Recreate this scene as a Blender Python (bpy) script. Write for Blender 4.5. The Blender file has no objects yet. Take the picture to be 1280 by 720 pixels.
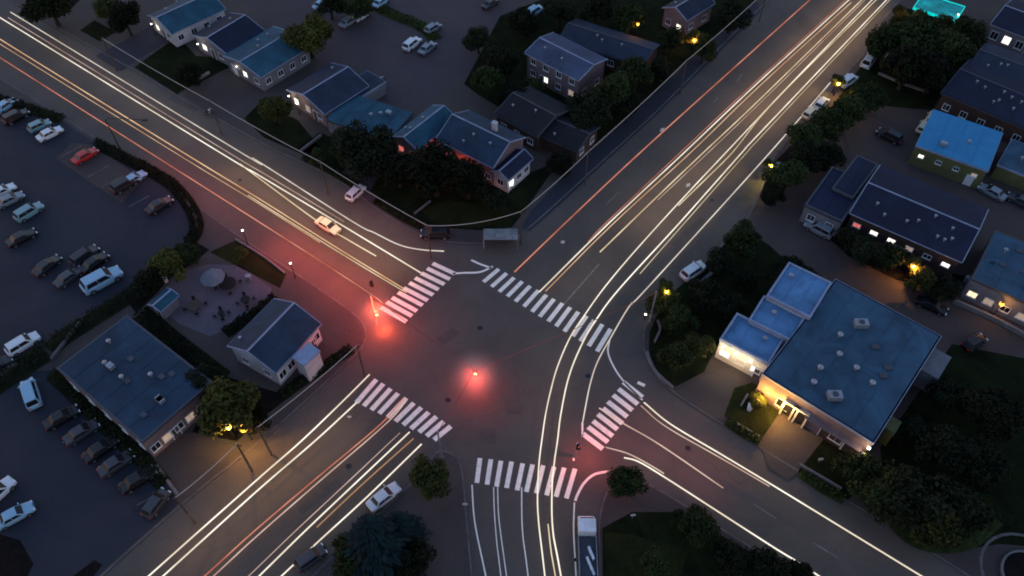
import bpy, math, random
from mathutils import Vector, Matrix
random.seed(7)
sc = bpy.context.scene
col = sc.collection
R = math.radians

# ------------------------------------------------------------------ camera
CAMH, TH, FPX = 95.0, R(51.3), 1000.0
def G(px, py, z=0.0):
    """photo pixel (1280x720) -> point of the world at height z"""
    dx, dy = (px-640)/FPX, (360-py)/FPX
    d = Vector((dx, math.cos(TH)+dy*math.sin(TH), -math.sin(TH)+dy*math.cos(TH)))
    t = (z-CAMH)/d.z
    return Vector((d.x*t, d.y*t, z))
cam = bpy.data.cameras.new('camera'); co = bpy.data.objects.new('camera', cam); col.objects.link(co)
co.location = (0, 0, CAMH); co.rotation_euler = (R(90)-TH, 0, 0)
cam.sensor_width = 36; cam.lens = 36*FPX/1280; cam.clip_end = 3000; cam.clip_start = 1
sc.camera = co

# ------------------------------------------------------------------ render / world
sc.render.engine = 'CYCLES'
sc.cycles.use_denoising = True
sc.cycles.filter_width = 1.9
sc.cycles.max_bounces = 5
sc.cycles.sample_clamp_indirect = 6
sc.cycles.use_light_tree = True
sc.view_settings.view_transform = 'Standard'; sc.view_settings.look = 'None'
sc.view_settings.exposure = 0; sc.view_settings.gamma = 1
w = bpy.data.worlds.new('World'); sc.world = w; w.use_nodes = True
nt = w.node_tree; bg = nt.nodes['Background']
sky = nt.nodes.new('ShaderNodeTexSky'); sky.sky_type = 'NISHITA'; sky.sun_disc = False
sky.sun_elevation = R(0.0); sky.sun_rotation = R(-60); sky.altitude = 300; sky.air_density = 1.3; sky.dust_density = 1.0; sky.ozone_density = 2.0
tint = nt.nodes.new('ShaderNodeVectorMath'); tint.operation = 'MULTIPLY'; tint.inputs[1].default_value = (.98, .99, 1.04)
nt.links.new(sky.outputs[0], tint.inputs[0]); nt.links.new(tint.outputs[0], bg.inputs[0]); SKY_STRENGTH = 2.05
bg.inputs[1].default_value = SKY_STRENGTH
sl = bpy.data.lights.new('sun', 'SUN'); sl.energy = 0.15; sl.angle = R(25); sl.color = (1.0, 0.8, 0.68)
so = bpy.data.objects.new('sun', sl); col.objects.link(so)
so.rotation_euler = (R(62), 0, R(60))

# ------------------------------------------------------------------ materials
def pm(name, c1, c2=None, scale=0.3, rough=0.85, bump=0.0, bscale=3.0, metal=0.0, spec=0.3, emit=None, estr=0.0,
       speck=0.0, c3=None, rand=0.0, objcol=False, coat=0.0, distort=0.6):
    m = bpy.data.materials.new(name); m.use_nodes = True
    n = m.node_tree.nodes; l = m.node_tree.links; b = n['Principled BSDF']
    b.inputs['Roughness'].default_value = rough; b.inputs['Metallic'].default_value = metal
    b.inputs['Specular IOR Level'].default_value = spec
    b.inputs['Coat Weight'].default_value = coat
    tc = n.new('ShaderNodeTexCoord')
    c2 = c2 or tuple(x*0.8 for x in c1)
    no = n.new('ShaderNodeTexNoise'); no.inputs['Scale'].default_value = scale; no.inputs['Detail'].default_value = 8
    no.inputs['Roughness'].default_value = 0.62; no.inputs['Distortion'].default_value = distort
    l.new(tc.outputs['Object'], no.inputs['Vector'])
    cr = n.new('ShaderNodeValToRGB'); cr.color_ramp.elements[0].position = 0.33; cr.color_ramp.elements[1].position = 0.67
    cr.color_ramp.elements[0].color = (*c2, 1); cr.color_ramp.elements[1].color = (*c1, 1)
    if c3:
        e = cr.color_ramp.elements.new(0.5); e.color = (*c3, 1)
    l.new(no.outputs['Fac'], cr.inputs['Fac'])
    out = cr.outputs['Color']
    if objcol:
        oi = n.new('ShaderNodeObjectInfo'); mx = n.new('ShaderNodeMix'); mx.data_type = 'RGBA'; mx.blend_type = 'MULTIPLY'
        mx.inputs['Factor'].default_value = 1; l.new(oi.outputs['Color'], mx.inputs['A']); l.new(out, mx.inputs['B']); out = mx.outputs['Result']
    if speck > 0:
        n2 = n.new('ShaderNodeTexNoise'); n2.inputs['Scale'].default_value = 6.0; n2.inputs['Detail'].default_value = 3
        l.new(tc.outputs['Object'], n2.inputs['Vector'])
        mr = n.new('ShaderNodeMapRange'); mr.inputs['From Min'].default_value = 0.3; mr.inputs['From Max'].default_value = 0.7
        mr.inputs['To Min'].default_value = 1-speck; mr.inputs['To Max'].default_value = 1+speck
        l.new(n2.outputs['Fac'], mr.inputs['Value'])
        mx = n.new('ShaderNodeVectorMath'); mx.operation = 'SCALE'; l.new(out, mx.inputs[0]); l.new(mr.outputs[0], mx.inputs['Scale']); out = mx.outputs[0]
    if rand > 0:
        oi = n.new('ShaderNodeObjectInfo'); mr = n.new('ShaderNodeMapRange'); mr.inputs['To Min'].default_value = 1-rand; mr.inputs['To Max'].default_value = 1+rand
        l.new(oi.outputs['Random'], mr.inputs['Value'])
        mx = n.new('ShaderNodeVectorMath'); mx.operation = 'SCALE'; l.new(out, mx.inputs[0]); l.new(mr.outputs[0], mx.inputs['Scale']); out = mx.outputs[0]
    l.new(out, b.inputs['Base Color'])
    if bump > 0:
        n3 = n.new('ShaderNodeTexNoise'); n3.inputs['Scale'].default_value = bscale; n3.inputs['Detail'].default_value = 6
        l.new(tc.outputs['Object'], n3.inputs['Vector'])
        bp = n.new('ShaderNodeBump'); bp.inputs['Strength'].default_value = bump; bp.inputs['Distance'].default_value = 0.15
        l.new(n3.outputs['Fac'], bp.inputs['Height']); l.new(bp.outputs[0], b.inputs['Normal'])
    if emit:
        b.inputs['Emission Color'].default_value = (*emit, 1); b.inputs['Emission Strength'].default_value = estr
    return m
def trailmat(name, ca, cb, s):
    m = bpy.data.materials.new(name); m.use_nodes = True
    n = m.node_tree.nodes; l = m.node_tree.links; n.remove(n['Principled BSDF'])
    tc = n.new('ShaderNodeTexCoord'); no = n.new('ShaderNodeTexNoise'); no.inputs['Scale'].default_value = 0.16; no.inputs['Detail'].default_value = 7
    l.new(tc.outputs['Object'], no.inputs['Vector'])
    cr = n.new('ShaderNodeValToRGB'); cr.color_ramp.elements[0].position = 0.36; cr.color_ramp.elements[1].position = 0.64
    cr.color_ramp.elements[0].color = (*ca, 1); cr.color_ramp.elements[1].color = (*cb, 1)
    l.new(no.outputs['Fac'], cr.inputs['Fac'])
    e = n.new('ShaderNodeEmission'); e.inputs['Strength'].default_value = s; l.new(cr.outputs[0], e.inputs['Color'])
    l.new(e.outputs[0], n['Material Output'].inputs['Surface'])
    return m
def roadmat(name, c1, c2):
    """asphalt: large stains, fine aggregate, irregular cracks and tar seams"""
    m = pm(name, c1, c2, scale=0.09, rough=0.8, bump=0.25, bscale=5, speck=0.16, spec=0.25)
    n = m.node_tree.nodes; l = m.node_tree.links; b = n['Principled BSDF']
    src = b.inputs['Base Color'].links[0].from_socket
    tc = n.new('ShaderNodeTexCoord')
    nz = n.new('ShaderNodeTexNoise'); nz.inputs['Scale'].default_value = 0.35; nz.inputs['Detail'].default_value = 4
    l.new(tc.outputs['Object'], nz.inputs['Vector'])
    ad = n.new('ShaderNodeVectorMath'); ad.operation = 'MULTIPLY_ADD'; ad.inputs[1].default_value = (5, 5, 0)
    l.new(nz.outputs['Color'], ad.inputs[0]); l.new(tc.outputs['Object'], ad.inputs[2])
    vo = n.new('ShaderNodeTexVoronoi'); vo.feature = 'DISTANCE_TO_EDGE'; vo.inputs['Scale'].default_value = 0.085
    l.new(ad.outputs[0], vo.inputs['Vector'])
    mr = n.new('ShaderNodeMapRange'); mr.inputs['From Max'].default_value = 0.012; mr.inputs['To Min'].default_value = 0.88; mr.inputs['To Max'].default_value = 1.0
    l.new(vo.outputs['Distance'], mr.inputs['Value'])
    mx = n.new('ShaderNodeVectorMath'); mx.operation = 'SCALE'; l.new(src, mx.inputs[0]); l.new(mr.outputs[0], mx.inputs['Scale'])
    l.new(mx.outputs[0], b.inputs['Base Color'])
    return m
M = {}
M['road']   = roadmat('asphalt', (0.090,0.075,0.066), (0.064,0.055,0.051))
M['patch']  = pm('asphalt_patch', (0.070,0.060,0.056), (0.056,0.049,0.047), scale=.5, speck=.15)
M['ground'] = roadmat('rough_ground', (0.030,0.024,0.026), (0.018,0.015,0.018))
M['lot']    = roadmat('lot_asphalt', (0.023,0.024,0.036), (0.012,0.016,0.028))
M['lotwarm']= roadmat('warm_lot_asphalt', (0.060,0.044,0.052), (0.044,0.034,0.043))
M['drive']  = roadmat('driveway_asphalt', (0.058,0.043,0.041), (0.040,0.030,0.031))
M['walk']   = roadmat('sidewalk_concrete', (0.062,0.049,0.046), (0.042,0.035,0.036))
M['bluewalk']= roadmat('cool_sidewalk', (0.024,0.026,0.040), (0.018,0.020,0.032))
M['patio'] = roadmat('patio_paving', (0.105,0.090,0.115), (0.070,0.062,0.082))
M['kerb']   = pm('kerb_concrete', (0.13,0.12,0.12), (0.06,0.055,0.06), scale=0.5, speck=.2)
M['lawn']   = pm('lawn_turf', (0.012,0.018,0.006), (0.005,0.008,0.004), scale=0.35, rough=1, bump=.9, bscale=4, speck=.4, spec=.05, c3=(0.008,0.012,0.005))
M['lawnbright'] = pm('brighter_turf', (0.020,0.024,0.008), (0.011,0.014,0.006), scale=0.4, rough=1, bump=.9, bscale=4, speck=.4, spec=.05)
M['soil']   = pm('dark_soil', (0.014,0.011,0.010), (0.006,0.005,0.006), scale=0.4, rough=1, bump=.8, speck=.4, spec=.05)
M['paint']  = pm('white_paint', (0.90,0.83,0.72), (0.72,0.66,0.57), scale=1.3, rough=.7, speck=.10, c3=(0.86,0.79,0.69))
M['oldpaint']= pm('worn_paint', (0.22,0.19,0.18), (0.10,0.09,0.09), scale=1.3, rough=.7, speck=.3)
M['conc']   = pm('concrete', (0.16,0.15,0.16), (0.09,0.085,0.095), scale=.6, speck=.15, bump=.2)
M['leaf']   = pm('leaves', (0.028,0.042,0.012), (0.007,0.012,0.004), scale=.45, rough=.8, spec=.1, speck=.5, rand=.4)
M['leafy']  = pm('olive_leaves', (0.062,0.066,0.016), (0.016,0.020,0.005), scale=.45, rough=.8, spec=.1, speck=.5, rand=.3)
M['leafdark']= pm('dark_leaves', (0.014,0.019,0.008), (0.004,0.006,0.004), scale=.45, rough=.8, spec=.08, speck=.5, rand=.4)
M['leafteal']= pm('spruce_needles', (0.010,0.026,0.028), (0.004,0.010,0.013), scale=.5, rough=.8, spec=.1, speck=.5)
M['bark']   = pm('bark', (0.03,0.022,0.016), (0.015,0.011,0.009), scale=4, rough=1, bump=.5)
M['metal']  = pm('dark_metal', (0.03,0.03,0.035), scale=2, rough=.5, metal=.6)
M['galv']   = pm('galvanised_metal', (0.3,0.32,0.36), (0.2,0.21,0.24), scale=1.5, rough=.45, metal=.5)
M['white']  = pm('white_panel', (0.62,0.64,0.68), (0.45,0.47,0.52), scale=1, rough=.6, speck=.1)
M['black']  = pm('black_rubber', (0.008,0.008,0.009), rough=.85)
M['wood']   = pm('weathered_wood', (0.08,0.06,0.05), (0.04,0.03,0.025), scale=2, rough=.9)
M['darkglass']= pm('dark_glass', (0.01,0.013,0.02), rough=.12, spec=.8, coat=.5)
M['litglass']= pm('lit_glass', (0.3,0.25,0.18), rough=.4, emit=(1,.72,.42), estr=1.6)
M['litwhite']= pm('lit_white_glass', (0.3,0.3,0.28), rough=.4, emit=(1,.9,.72), estr=1.9)
M['litdim'] = pm('dim_lit_glass', (0.2,0.18,0.15), rough=.4, emit=(1,.72,.5), estr=.35)
M['litpink']= pm('pink_lit_glass', (0.3,0.1,0.1), rough=.4, emit=(1,.20,.16), estr=.7)
M['lampwarm']= pm('amber_lamp', (0.5,0.3,0.1), emit=(1,.45,.05), estr=2.2)
M['lampyel']= pm('yellow_lamp', (0.5,0.4,0.1), emit=(1,.72,.10), estr=2.2)
M['lampwhite']= pm('white_lamp', (0.5,0.5,0.5), emit=(1,.93,.8), estr=6)
M['lampred']= pm('red_lamp', (0.5,0.03,0.02), emit=(1,.12,.05), estr=60)
M['cyan']   = pm('cyan_neon', (0.02,0.4,0.42), emit=(.0,.80,.72), estr=.75)
M['cyanroof']= pm('lit_translucent_sheet', (0.02,0.3,0.32), (0.01,0.1,0.12), scale=.8, emit=(.0,.55,.5), estr=.10)
M['white2'] = pm('cloudy_plastic', (0.20,0.20,0.21), (0.10,0.10,0.11), scale=.9, rough=.5)
M['paintcar']= pm('car_paint', (1,1,1), (.9,.9,.9), scale=1, rough=.38, spec=.35, coat=.25, objcol=True, metal=.1)
M['carglass']= pm('car_glass', (0.008,0.010,0.016), rough=.35, spec=.3)
M['rim']    = pm('alloy_rim', (0.35,0.36,0.4), rough=.35, metal=.8)
M['headlamp']= pm('headlamp_lens', (0.7,0.7,0.72), rough=.15, spec=.8)
M['headlampon']= pm('headlamp_on', (0.7,0.7,0.72), emit=(1,.9,.75), estr=7)
M['tail']   = pm('tail_lamp_lens', (0.3,0.01,0.01), rough=.2, emit=(1,.04,.02), estr=.04)
M['bin']    = pm('bin_plastic', (0.02,0.035,0.03), rough=.6)
def wallm(name, c, sp=.12): return pm(name, c, tuple(x*.7 for x in c), scale=.5, rough=.85, speck=sp, bump=.15)
M['wpink']  = wallm('pinkish_stucco', (0.17,0.12,0.13))
M['wwhite'] = wallm('white_siding', (0.42,0.42,0.46))
M['wgrey']  = wallm('grey_siding', (0.15,0.15,0.18))
M['wdark']  = wallm('dark_brick', (0.045,0.026,0.024))
M['wolive'] = wallm('olive_wall', (0.11,0.11,0.045))
M['wcream'] = wallm('cream_render', (0.50,0.46,0.40))
def roofm(name, a, b=None, sc_=.16, rough=.8):
    """roofing: broad weathering, streaks down the slope, fine grit"""
    b = b or tuple(x*.48 for x in a)
    return pm(name, a, b, scale=sc_, rough=rough, speck=.14, bump=.15, bscale=3, spec=.25, distort=1.2)
M['rblue']  = roofm('blue_membrane', (0.034,0.085,0.145))
M['rlight'] = roofm('pale_blue_membrane', (0.085,0.205,0.39))
M['rbright']= roofm('bright_blue_metal', (0.026,0.19,0.38), (0.020,0.15,0.31))
M['rnavy']  = roofm('navy_shingle', (0.009,0.014,0.042))
M['rslate'] = roofm('slate_shingle', (0.022,0.032,0.062))
M['rteal']  = roofm('teal_metal', (0.020,0.080,0.130))
M['rgreyblue']= roofm('grey_blue_shingle', (0.055,0.074,0.140))
M['rblue2'] = roofm('slate_blue_membrane', (0.018,0.045,0.085))
M['rblack'] = roofm('black_shingle', (0.010,0.011,0.020))
M['rtrim']  = pm('pale_trim', (0.24,0.29,0.42), (0.15,0.18,0.27), scale=.6, rough=.6)
M['dtrim']  = pm('dark_trim', (0.05,0.055,0.075), scale=.6, rough=.6)

# ------------------------------------------------------------------ mesh builder
class MB:
    def __init__(s): s.v = []; s.f = []
    def quad(s, a, b, c, d):
        i = len(s.v); s.v += [Vector(a), Vector(b), Vector(c), Vector(d)]; s.f.append((i, i+1, i+2, i+3)); return s
    def poly(s, pts):
        i = len(s.v); s.v += [Vector(p) for p in pts]; s.f.append(tuple(range(i, i+len(pts)))); return s
    def prism(s, pts, z0, z1):
        n = len(pts); i = len(s.v)
        s.v += [Vector((p[0], p[1], z0)) for p in pts] + [Vector((p[0], p[1], z1)) for p in pts]
        s.f.append(tuple(range(i+n-1, i-1, -1))); s.f.append(tuple(range(i+n, i+2*n)))
        for k in range(n): j = (k+1) % n; s.f.append((i+k, i+j, i+n+j, i+n+k))
        return s
    def box(s, x0, x1, y0, y1, z0, z1):
        return s.prism([(x0, y0), (x1, y0), (x1, y1), (x0, y1)], z0, z1)
    def obox(s, o, u, v, w):
        """box from corner o with edge vectors"""
        o, u, v, w = Vector(o), Vector(u), Vector(v), Vector(w); i = len(s.v)
        s.v += [o, o+u, o+u+v, o+v, o+w, o+u+w, o+u+v+w, o+v+w]
        for f in ((3,2,1,0),(4,5,6,7),(0,1,5,4),(1,2,6,5),(2,3,7,6),(3,0,4,7)): s.f.append(tuple(i+k for k in f))
        return s
    def tube(s, pts, r, n=8, caps=True):
        pts = [Vector(p) for p in pts]; rs = r if isinstance(r, (list, tuple)) else [r]*len(pts); base = len(s.v)
        for k, p in enumerate(pts):
            t = (pts[min(k+1, len(pts)-1)]-pts[max(k-1, 0)]).normalized()
            a = t.cross(Vector((0, 0, 1)));
            if a.length < 1e-3: a = Vector((1, 0, 0))
            a.normalize(); b = t.cross(a)
            for q in range(n):
                an = 2*math.pi*q/n; s.v.append(p+(a*math.cos(an)+b*math.sin(an))*rs[k])
        for k in range(len(pts)-1):
            for q in range(n):
                q2 = (q+1) % n; s.f.append((base+k*n+q, base+k*n+q2, base+(k+1)*n+q2, base+(k+1)*n+q))
        if caps:
            s.f.append(tuple(base+q for q in range(n-1, -1, -1))); e = base+(len(pts)-1)*n; s.f.append(tuple(e+q for q in range(n)))
        return s
    def lathe(s, prof, n=16, c=(0, 0, 0)):
        base = len(s.v)
        for (r, z) in prof:
            for q in range(n):
                an = 2*math.pi*q/n; s.v.append(Vector((c[0]+r*math.cos(an), c[1]+r*math.sin(an), c[2]+z)))
        for k in range(len(prof)-1):
            for q in range(n):
                q2 = (q+1) % n; s.f.append((base+k*n+q, base+k*n+q2, base+(k+1)*n+q2, base+(k+1)*n+q))
        return s
    def mesh(s, name, mat, smooth=False):
        me = bpy.data.meshes.new(name); me.from_pydata([tuple(v) for v in s.v], [], s.f); me.materials.append(mat)
        if smooth:
            for p in me.polygons: p.use_smooth = True
        me.update(); return me
    def build(s, name, mat, parent=None, off=None, smooth=False, label=None):
        if off is not None:
            s.v = [v-off for v in s.v]
        o = bpy.data.objects.new(name, s.mesh(name, mat, smooth)); col.objects.link(o); o.parent = parent
        if label: o['label'] = label
        return o
def tag(o, label=None, cat=None, group=None, kind=None):
    if label: o['label'] = label
    if cat: o['category'] = cat
    if group: o['group'] = group
    if kind: o['kind'] = kind
    return o
def empty(name, loc, rz=0, label=None, cat=None, group=None):
    o = bpy.data.objects.new(name, None); col.objects.link(o); o.location = loc; o.rotation_euler = (0, 0, rz); o.empty_display_size = .5
    return tag(o, label, cat, group)
KIDS = {}
def copy_tree(o, parent=None):
    c = o.copy(); col.objects.link(c)
    if parent is not None: c.parent = parent
    for ch in [x for x in bpy.data.objects if x.parent == o]: copy_tree(ch, c)
    return c
def light(px, py, z, energy, color, r=.15, name='lamp_light', loc=None):
    L = bpy.data.lights.new(name, 'POINT'); L.energy = energy; L.color = color; L.shadow_soft_size = r
    o = bpy.data.objects.new(name, L); col.objects.link(o); o.location = loc if loc is not None else G(px, py, z); return o

# ------------------------------------------------------------------ polylines
def catmull(P, n=6):
    if len(P) < 3: return [Vector(p) for p in P]
    P = [Vector(p) for p in P]; Q = [2*P[0]-P[1]] + P + [2*P[-1]-P[-2]]; out = []
    for i in range(1, len(Q)-2):
        a, b, c, d = Q[i-1], Q[i], Q[i+1], Q[i+2]
        for k in range(n):
            t = k/n; out.append(.5*((2*b)+(c-a)*t+(2*a-5*b+4*c-d)*t*t+(3*b-a-3*c+d)*t*t*t))
    out.append(P[-1]); return out
def extend(pts, ext=30):
    """carry a line on past the frame"""
    def offframe(p): return p[0] <= 2 or p[0] >= 1278 or p[1] <= 1 or p[1] >= 718
    return offframe(pts[0]), offframe(pts[-1])
def wpts(px, z, curve=True):
    a, b = extend(px); P = [G(x, y, z) for x, y in px]
    if a: P.insert(0, P[0]+(P[0]-P[1]).normalized()*22)
    if b: P.append(P[-1]+(P[-1]-P[-2]).normalized()*22)
    return catmull(P) if curve and len(P) > 2 else P
def ribbon_mb(P, wd, z=None, mb=None):
    mb = mb or MB(); n = len(P); base = len(mb.v)
    for k, p in enumerate(P):
        t = (P[min(k+1, n-1)]-P[max(k-1, 0)]); t.z = 0; t.normalize(); s_ = Vector((-t.y, t.x, 0))*wd/2
        mb.v += [p+s_, p-s_]
    for k in range(n-1): i = base+2*k; mb.f.append((i+1, i+3, i+2, i))
    return mb
def mark(px, wd, label, mat='paint', z=.008, name='lane_line', curve=True):
    return tag(ribbon_mb(wpts(px, z, curve), wd).build(name, M[mat]), label, 'road marking', kind='structure')
def trail(px, wd, label, mat, z=.62):
    P = wpts(px, z); mb = MB(); n = len(P); base = 0
    for k, p in enumerate(P):
        t = (P[min(k+1, n-1)]-P[max(k-1, 0)]); t.z = 0; t.normalize(); s_ = Vector((-t.y, t.x, 0))*wd/2; u = Vector((0, 0, .05))
        taper = 1.0
        mb.v += [p+s_-u, p-s_-u, p-s_+u, p+s_+u]
    for k in range(n-1):
        for q in range(4): q2 = (q+1) % 4; mb.f.append((4*k+q, 4*k+q2, 4*k+4+q2, 4*k+4+q))
    mb.f.append((0, 1, 2, 3)); e = 4*(n-1); mb.f.append((e+3, e+2, e+1, e))
    return tag(mb.build('light_trail', mat), label, 'light trail', 'light trails of passing traffic')
def sheet(name, px, z, mat, label=None, kind='structure', curve=False, thick=None):
    P = [G(x, y, z) for x, y in px]
    if curve:
        Q = catmull(P+[P[0]], 4); P = Q[:-1]
    a = sum(P[i].x*P[(i+1) % len(P)].y-P[(i+1) % len(P)].x*P[i].y for i in range(len(P)))
    if a < 0: P.reverse()
    mb = MB()
    if thick: mb.prism([(p.x, p.y) for p in P], z-thick, z)
    else: mb.poly(P)
    return tag(mb.build(name, M[mat]), label, name.replace('_', ' '), kind=kind)

# ================================================================== THE GROUND
tag(MB().poly([(-700, -60, -.02), (700, -60, -.02), (700, 1500, -.02), (-700, 1500, -.02)]).build('ground', M['ground']),
    'dark ground under the whole neighbourhood', 'ground', kind='structure')
NWN = [(-60,-60),(-20,-22),(60,28),(169,88),(222,120),(330,180),(367,198),(418,222),(473,262),(510,285),(535,296),(560,302),(600,304),(640,299),(662,284),(700,250),(750,204),(822,138),(904,55),(960,0),(1010,-50)]
NWS = [(-80,50),(0,98),(80,148),(155,196),(230,246),(300,296),(385,352),(430,383),(452,402),(457,420),(447,440),(400,484),(330,547),(225,632),(110,735),(0,840)]
EK  = [(1180,-60),(1125,0),(1100,30),(1085,60),(1050,100),(1003,153),(965,200),(950,240),(925,285),(865,343),(825,385),(806,410),(806,440),(820,468),(845,492),(900,528),(1000,590),(1060,626),(1180,700),(1300,778)]
SI  = [(751,790),(750,700),(749,660),(753,632),(762,612),(780,604),(805,604),(835,619),(900,660),(1000,722),(1100,785)]
SW_ = [(350,760),(440,672),(500,618),(528,590),(545,566),(562,566),(575,580),(580,610),(584,660),(592,740),(600,800)]
# one sheet of road carries both streets
sheet('road', [(-300,-120),(1500,-160),(1500,900),(-300,900)], 0.0, 'road', 'asphalt of the two crossing streets and the junction')
def block(name, px, rest, mat, label):
    P = catmull([G(x, y, .12) for x, y in px], 4)
    ring = P + [Vector((x, y, .12)) for x, y in rest]
    a = sum(ring[i].x*ring[(i+1) % len(ring)].y-ring[(i+1) % len(ring)].x*ring[i].y for i in range(len(ring)))
    r2 = ring if a > 0 else ring[::-1]
    tag(MB().prism([(p.x, p.y) for p in r2], -.1, .12).build(name, M[mat]), label, 'pavement', kind='structure')
    K = [p+Vector((0, 0, .006)) for p in P]
    tag(ribbon_mb(K, .22).build('kerb', M['kerb']), 'concrete kerb edging the '+label, 'kerb', kind='structure')
gx = lambda x, y: tuple(G(x, y)[:2])
block('sidewalk', NWN, [gx(1040,-130), gx(-300,-130)], 'walk', 'paved block of houses between the two upper road arms')
block('sidewalk', NWS, [gx(-420,840), gx(-420,50)], 'walk', 'paved block with the car parks at the left')
block('sidewalk', EK, [gx(1700,778), gx(1700,-80)], 'drive', 'paved block of flat roofed shops at the right')
block('sidewalk', SI, [], 'drive', 'lower corner between the side street and the cross street')
block('sidewalk', SW_, [], 'walk', 'narrow wedge of pavement below the junction')

Z1, Z2, Z3 = .124, .128, .132
sheet('sidewalk', [(662,288),(700,255),(750,208),(822,142),(904,60),(950,14),(945,0),(860,78),(735,190),(665,262),(650,285)], Z1, 'bluewalk', 'cool grey footway along the left kerb of the upper right arm')
sheet('parking_lot', [(250,-60),(660,-60),(640,20),(610,75),(580,100),(545,118),(500,152),(455,130),(395,72),(330,30)], Z1, 'lotwarm', 'mauve car park behind the row of houses')
sheet('parking_lot', [(-300,60),(-60,105),(75,150),(150,198),(205,228),(236,262),(240,290),(190,335),(150,372),(60,430),(-60,505),(-300,560)], Z1, 'lot', 'large bluish car park at the left edge')
sheet('parking_lot', [(-200,560),(20,465),(70,462),(110,500),(160,555),(205,605),(225,628),(110,731),(0,830),(-300,860)], Z1, 'lot', 'lower left car park beside the flat blue roof')
sheet('parking_lot', [(1055,130),(1100,140),(1165,140),(1150,190),(1105,195),(1035,215),(975,250),(1000,200)], Z1, 'drive', 'small brown car park behind the roadside trees')
sheet('driveway', [(955,250),(1003,268),(1050,300),(1150,345),(1210,372),(1280,410),(1280,440),(1190,425),(1040,350),(985,325),(940,300),(930,290)], Z1, 'drive', 'driveway between the brick block and the white commercial building')
sheet('driveway', [(845,490),(880,470),(925,455),(915,520),(900,527)], Z1, 'walk', 'paved driveway mouth beside the planted island')
sheet('driveway', [(960,585),(952,555),(985,520),(1035,545),(1000,590),(985,600)], Z1, 'walk', 'lit concrete forecourt in front of the garage')
sheet('driveway', [(120,70),(210,20),(230,40),(150,88)], Z1, 'bluewalk', 'grey driveway beside the first teal roofed house')
sheet('driveway', [(225,115),(290,80),(330,105),(275,150)], Z1, 'drive', 'warm brown driveway in front of the teal roofed bungalow')
sheet('driveway', [(420,222),(455,195),(480,210),(462,240)], Z1, 'bluewalk', 'short grey driveway beside the front lawn')
for i, (pp, m_, lb) in enumerate([
    ([(168,84),(222,45),(245,70),(290,72),(285,85),(225,115),(222,118)], 'lawn', 'dark lawn before the second house'),
    ([(100,38),(118,25),(145,40),(125,52)], 'lawn', 'small dark lawn square near the top left kerb'),
    ([(30,-20),(75,-40),(110,-10),(80,20),(60,20)], 'soil', 'dark bed at the top left corner'),
    ([(305,148),(325,128),(372,150),(405,190),(385,196),(330,172)], 'lawn', 'lawn strip beside the third driveway'),
    ([(370,188),(400,165),(455,190),(420,222)], 'lawn', 'lawn in front of the small white hatchback'),
    ([(462,240),(480,208),(560,190),(665,215),(700,200),(655,265),(640,284),(600,288),(545,284),(510,272)], 'lawn', 'front lawn of the corner house'),
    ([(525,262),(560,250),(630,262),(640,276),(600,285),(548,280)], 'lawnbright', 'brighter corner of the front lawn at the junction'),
    ([(580,105),(625,20),(700,-10),(830,-60),(960,-60),(945,0),(860,76),(735,188),(700,200),(650,150),(600,120)], 'lawn', 'dark wooded back gardens along the upper right arm'),
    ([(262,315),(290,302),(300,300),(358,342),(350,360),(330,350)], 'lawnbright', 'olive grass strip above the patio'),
    ([(155,370),(240,300),(262,312),(240,330),(215,345),(190,372),(170,392)], 'soil', 'planted bank between car park and patio'),
    ([(1040,133),(1100,50),(1128,10),(1210,20),(1240,60),(1180,110),(1165,138),(1060,128)], 'lawn', 'wooded ground below the cyan lit canopy'),
    ([(950,245),(965,205),(1040,133),(1055,135),(1000,200),(975,250)], 'soil', 'planted strip along the right kerb'),
    ([(812,415),(830,375),(870,340),(900,310),(925,285),(960,305),(985,328),(958,368),(935,398),(900,425),(880,465),(843,484),(822,466),(811,440)], 'lawn', 'planted island at the right corner of the junction'),
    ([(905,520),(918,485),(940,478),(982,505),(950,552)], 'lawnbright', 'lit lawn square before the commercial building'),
    ([(997,590),(1030,548),(1092,575),(1110,580),(1060,625)], 'lawn', 'small lawn right of the forecourt'),
    ([(1100,560),(1190,430),(1290,450),(1500,500),(1500,700),(1250,680),(1180,690),(1110,645)], 'lawn', 'dark park at the lower right'),
    ([(1000,265),(1060,275),(1150,335),(1210,345),(1190,365),(1120,350),(1060,320)], 'soil', 'planting bed under the brick wall'),
    ([(753,660),(790,640),(840,640),(900,668),(1000,728),(1060,775),(755,775)], 'lawn', 'grass corner beside the white truck'),
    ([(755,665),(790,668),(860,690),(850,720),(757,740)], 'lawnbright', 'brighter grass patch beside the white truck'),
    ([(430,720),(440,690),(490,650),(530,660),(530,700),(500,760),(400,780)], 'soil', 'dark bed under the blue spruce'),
    ([(0,668),(25,675),(42,705),(30,730),(-40,740),(-40,680)], 'soil', 'bed island at the bottom left of the lower car park'),
    ([(85,725),(118,700),(128,706),(110,730)], 'soil', 'narrow bed at the foot of the lower car park'),
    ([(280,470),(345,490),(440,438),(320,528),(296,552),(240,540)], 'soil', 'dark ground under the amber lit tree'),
]):
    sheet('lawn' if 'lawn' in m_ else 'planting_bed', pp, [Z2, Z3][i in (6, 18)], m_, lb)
sheet('parking_bay', [(70,198),(90,178),(122,182),(150,204),(178,226),(152,254)], Z2, 'drive', 'bays under the red sedan, warm light put into their brown')  # warm light on the stalls is put into this brown sheet
sheet('patio', [(190,378),(225,340),(262,330),(300,332),(340,360),(335,378),(290,410),(262,420),(225,405)], Z2, 'patio', 'grey paved patio yard with tables')
sheet('patio', [(352,362),(385,360),(430,386),(450,405),(445,428),(408,412),(400,385)], Z2, 'walk', 'reddish forecourt beside the white gabled house')

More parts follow.
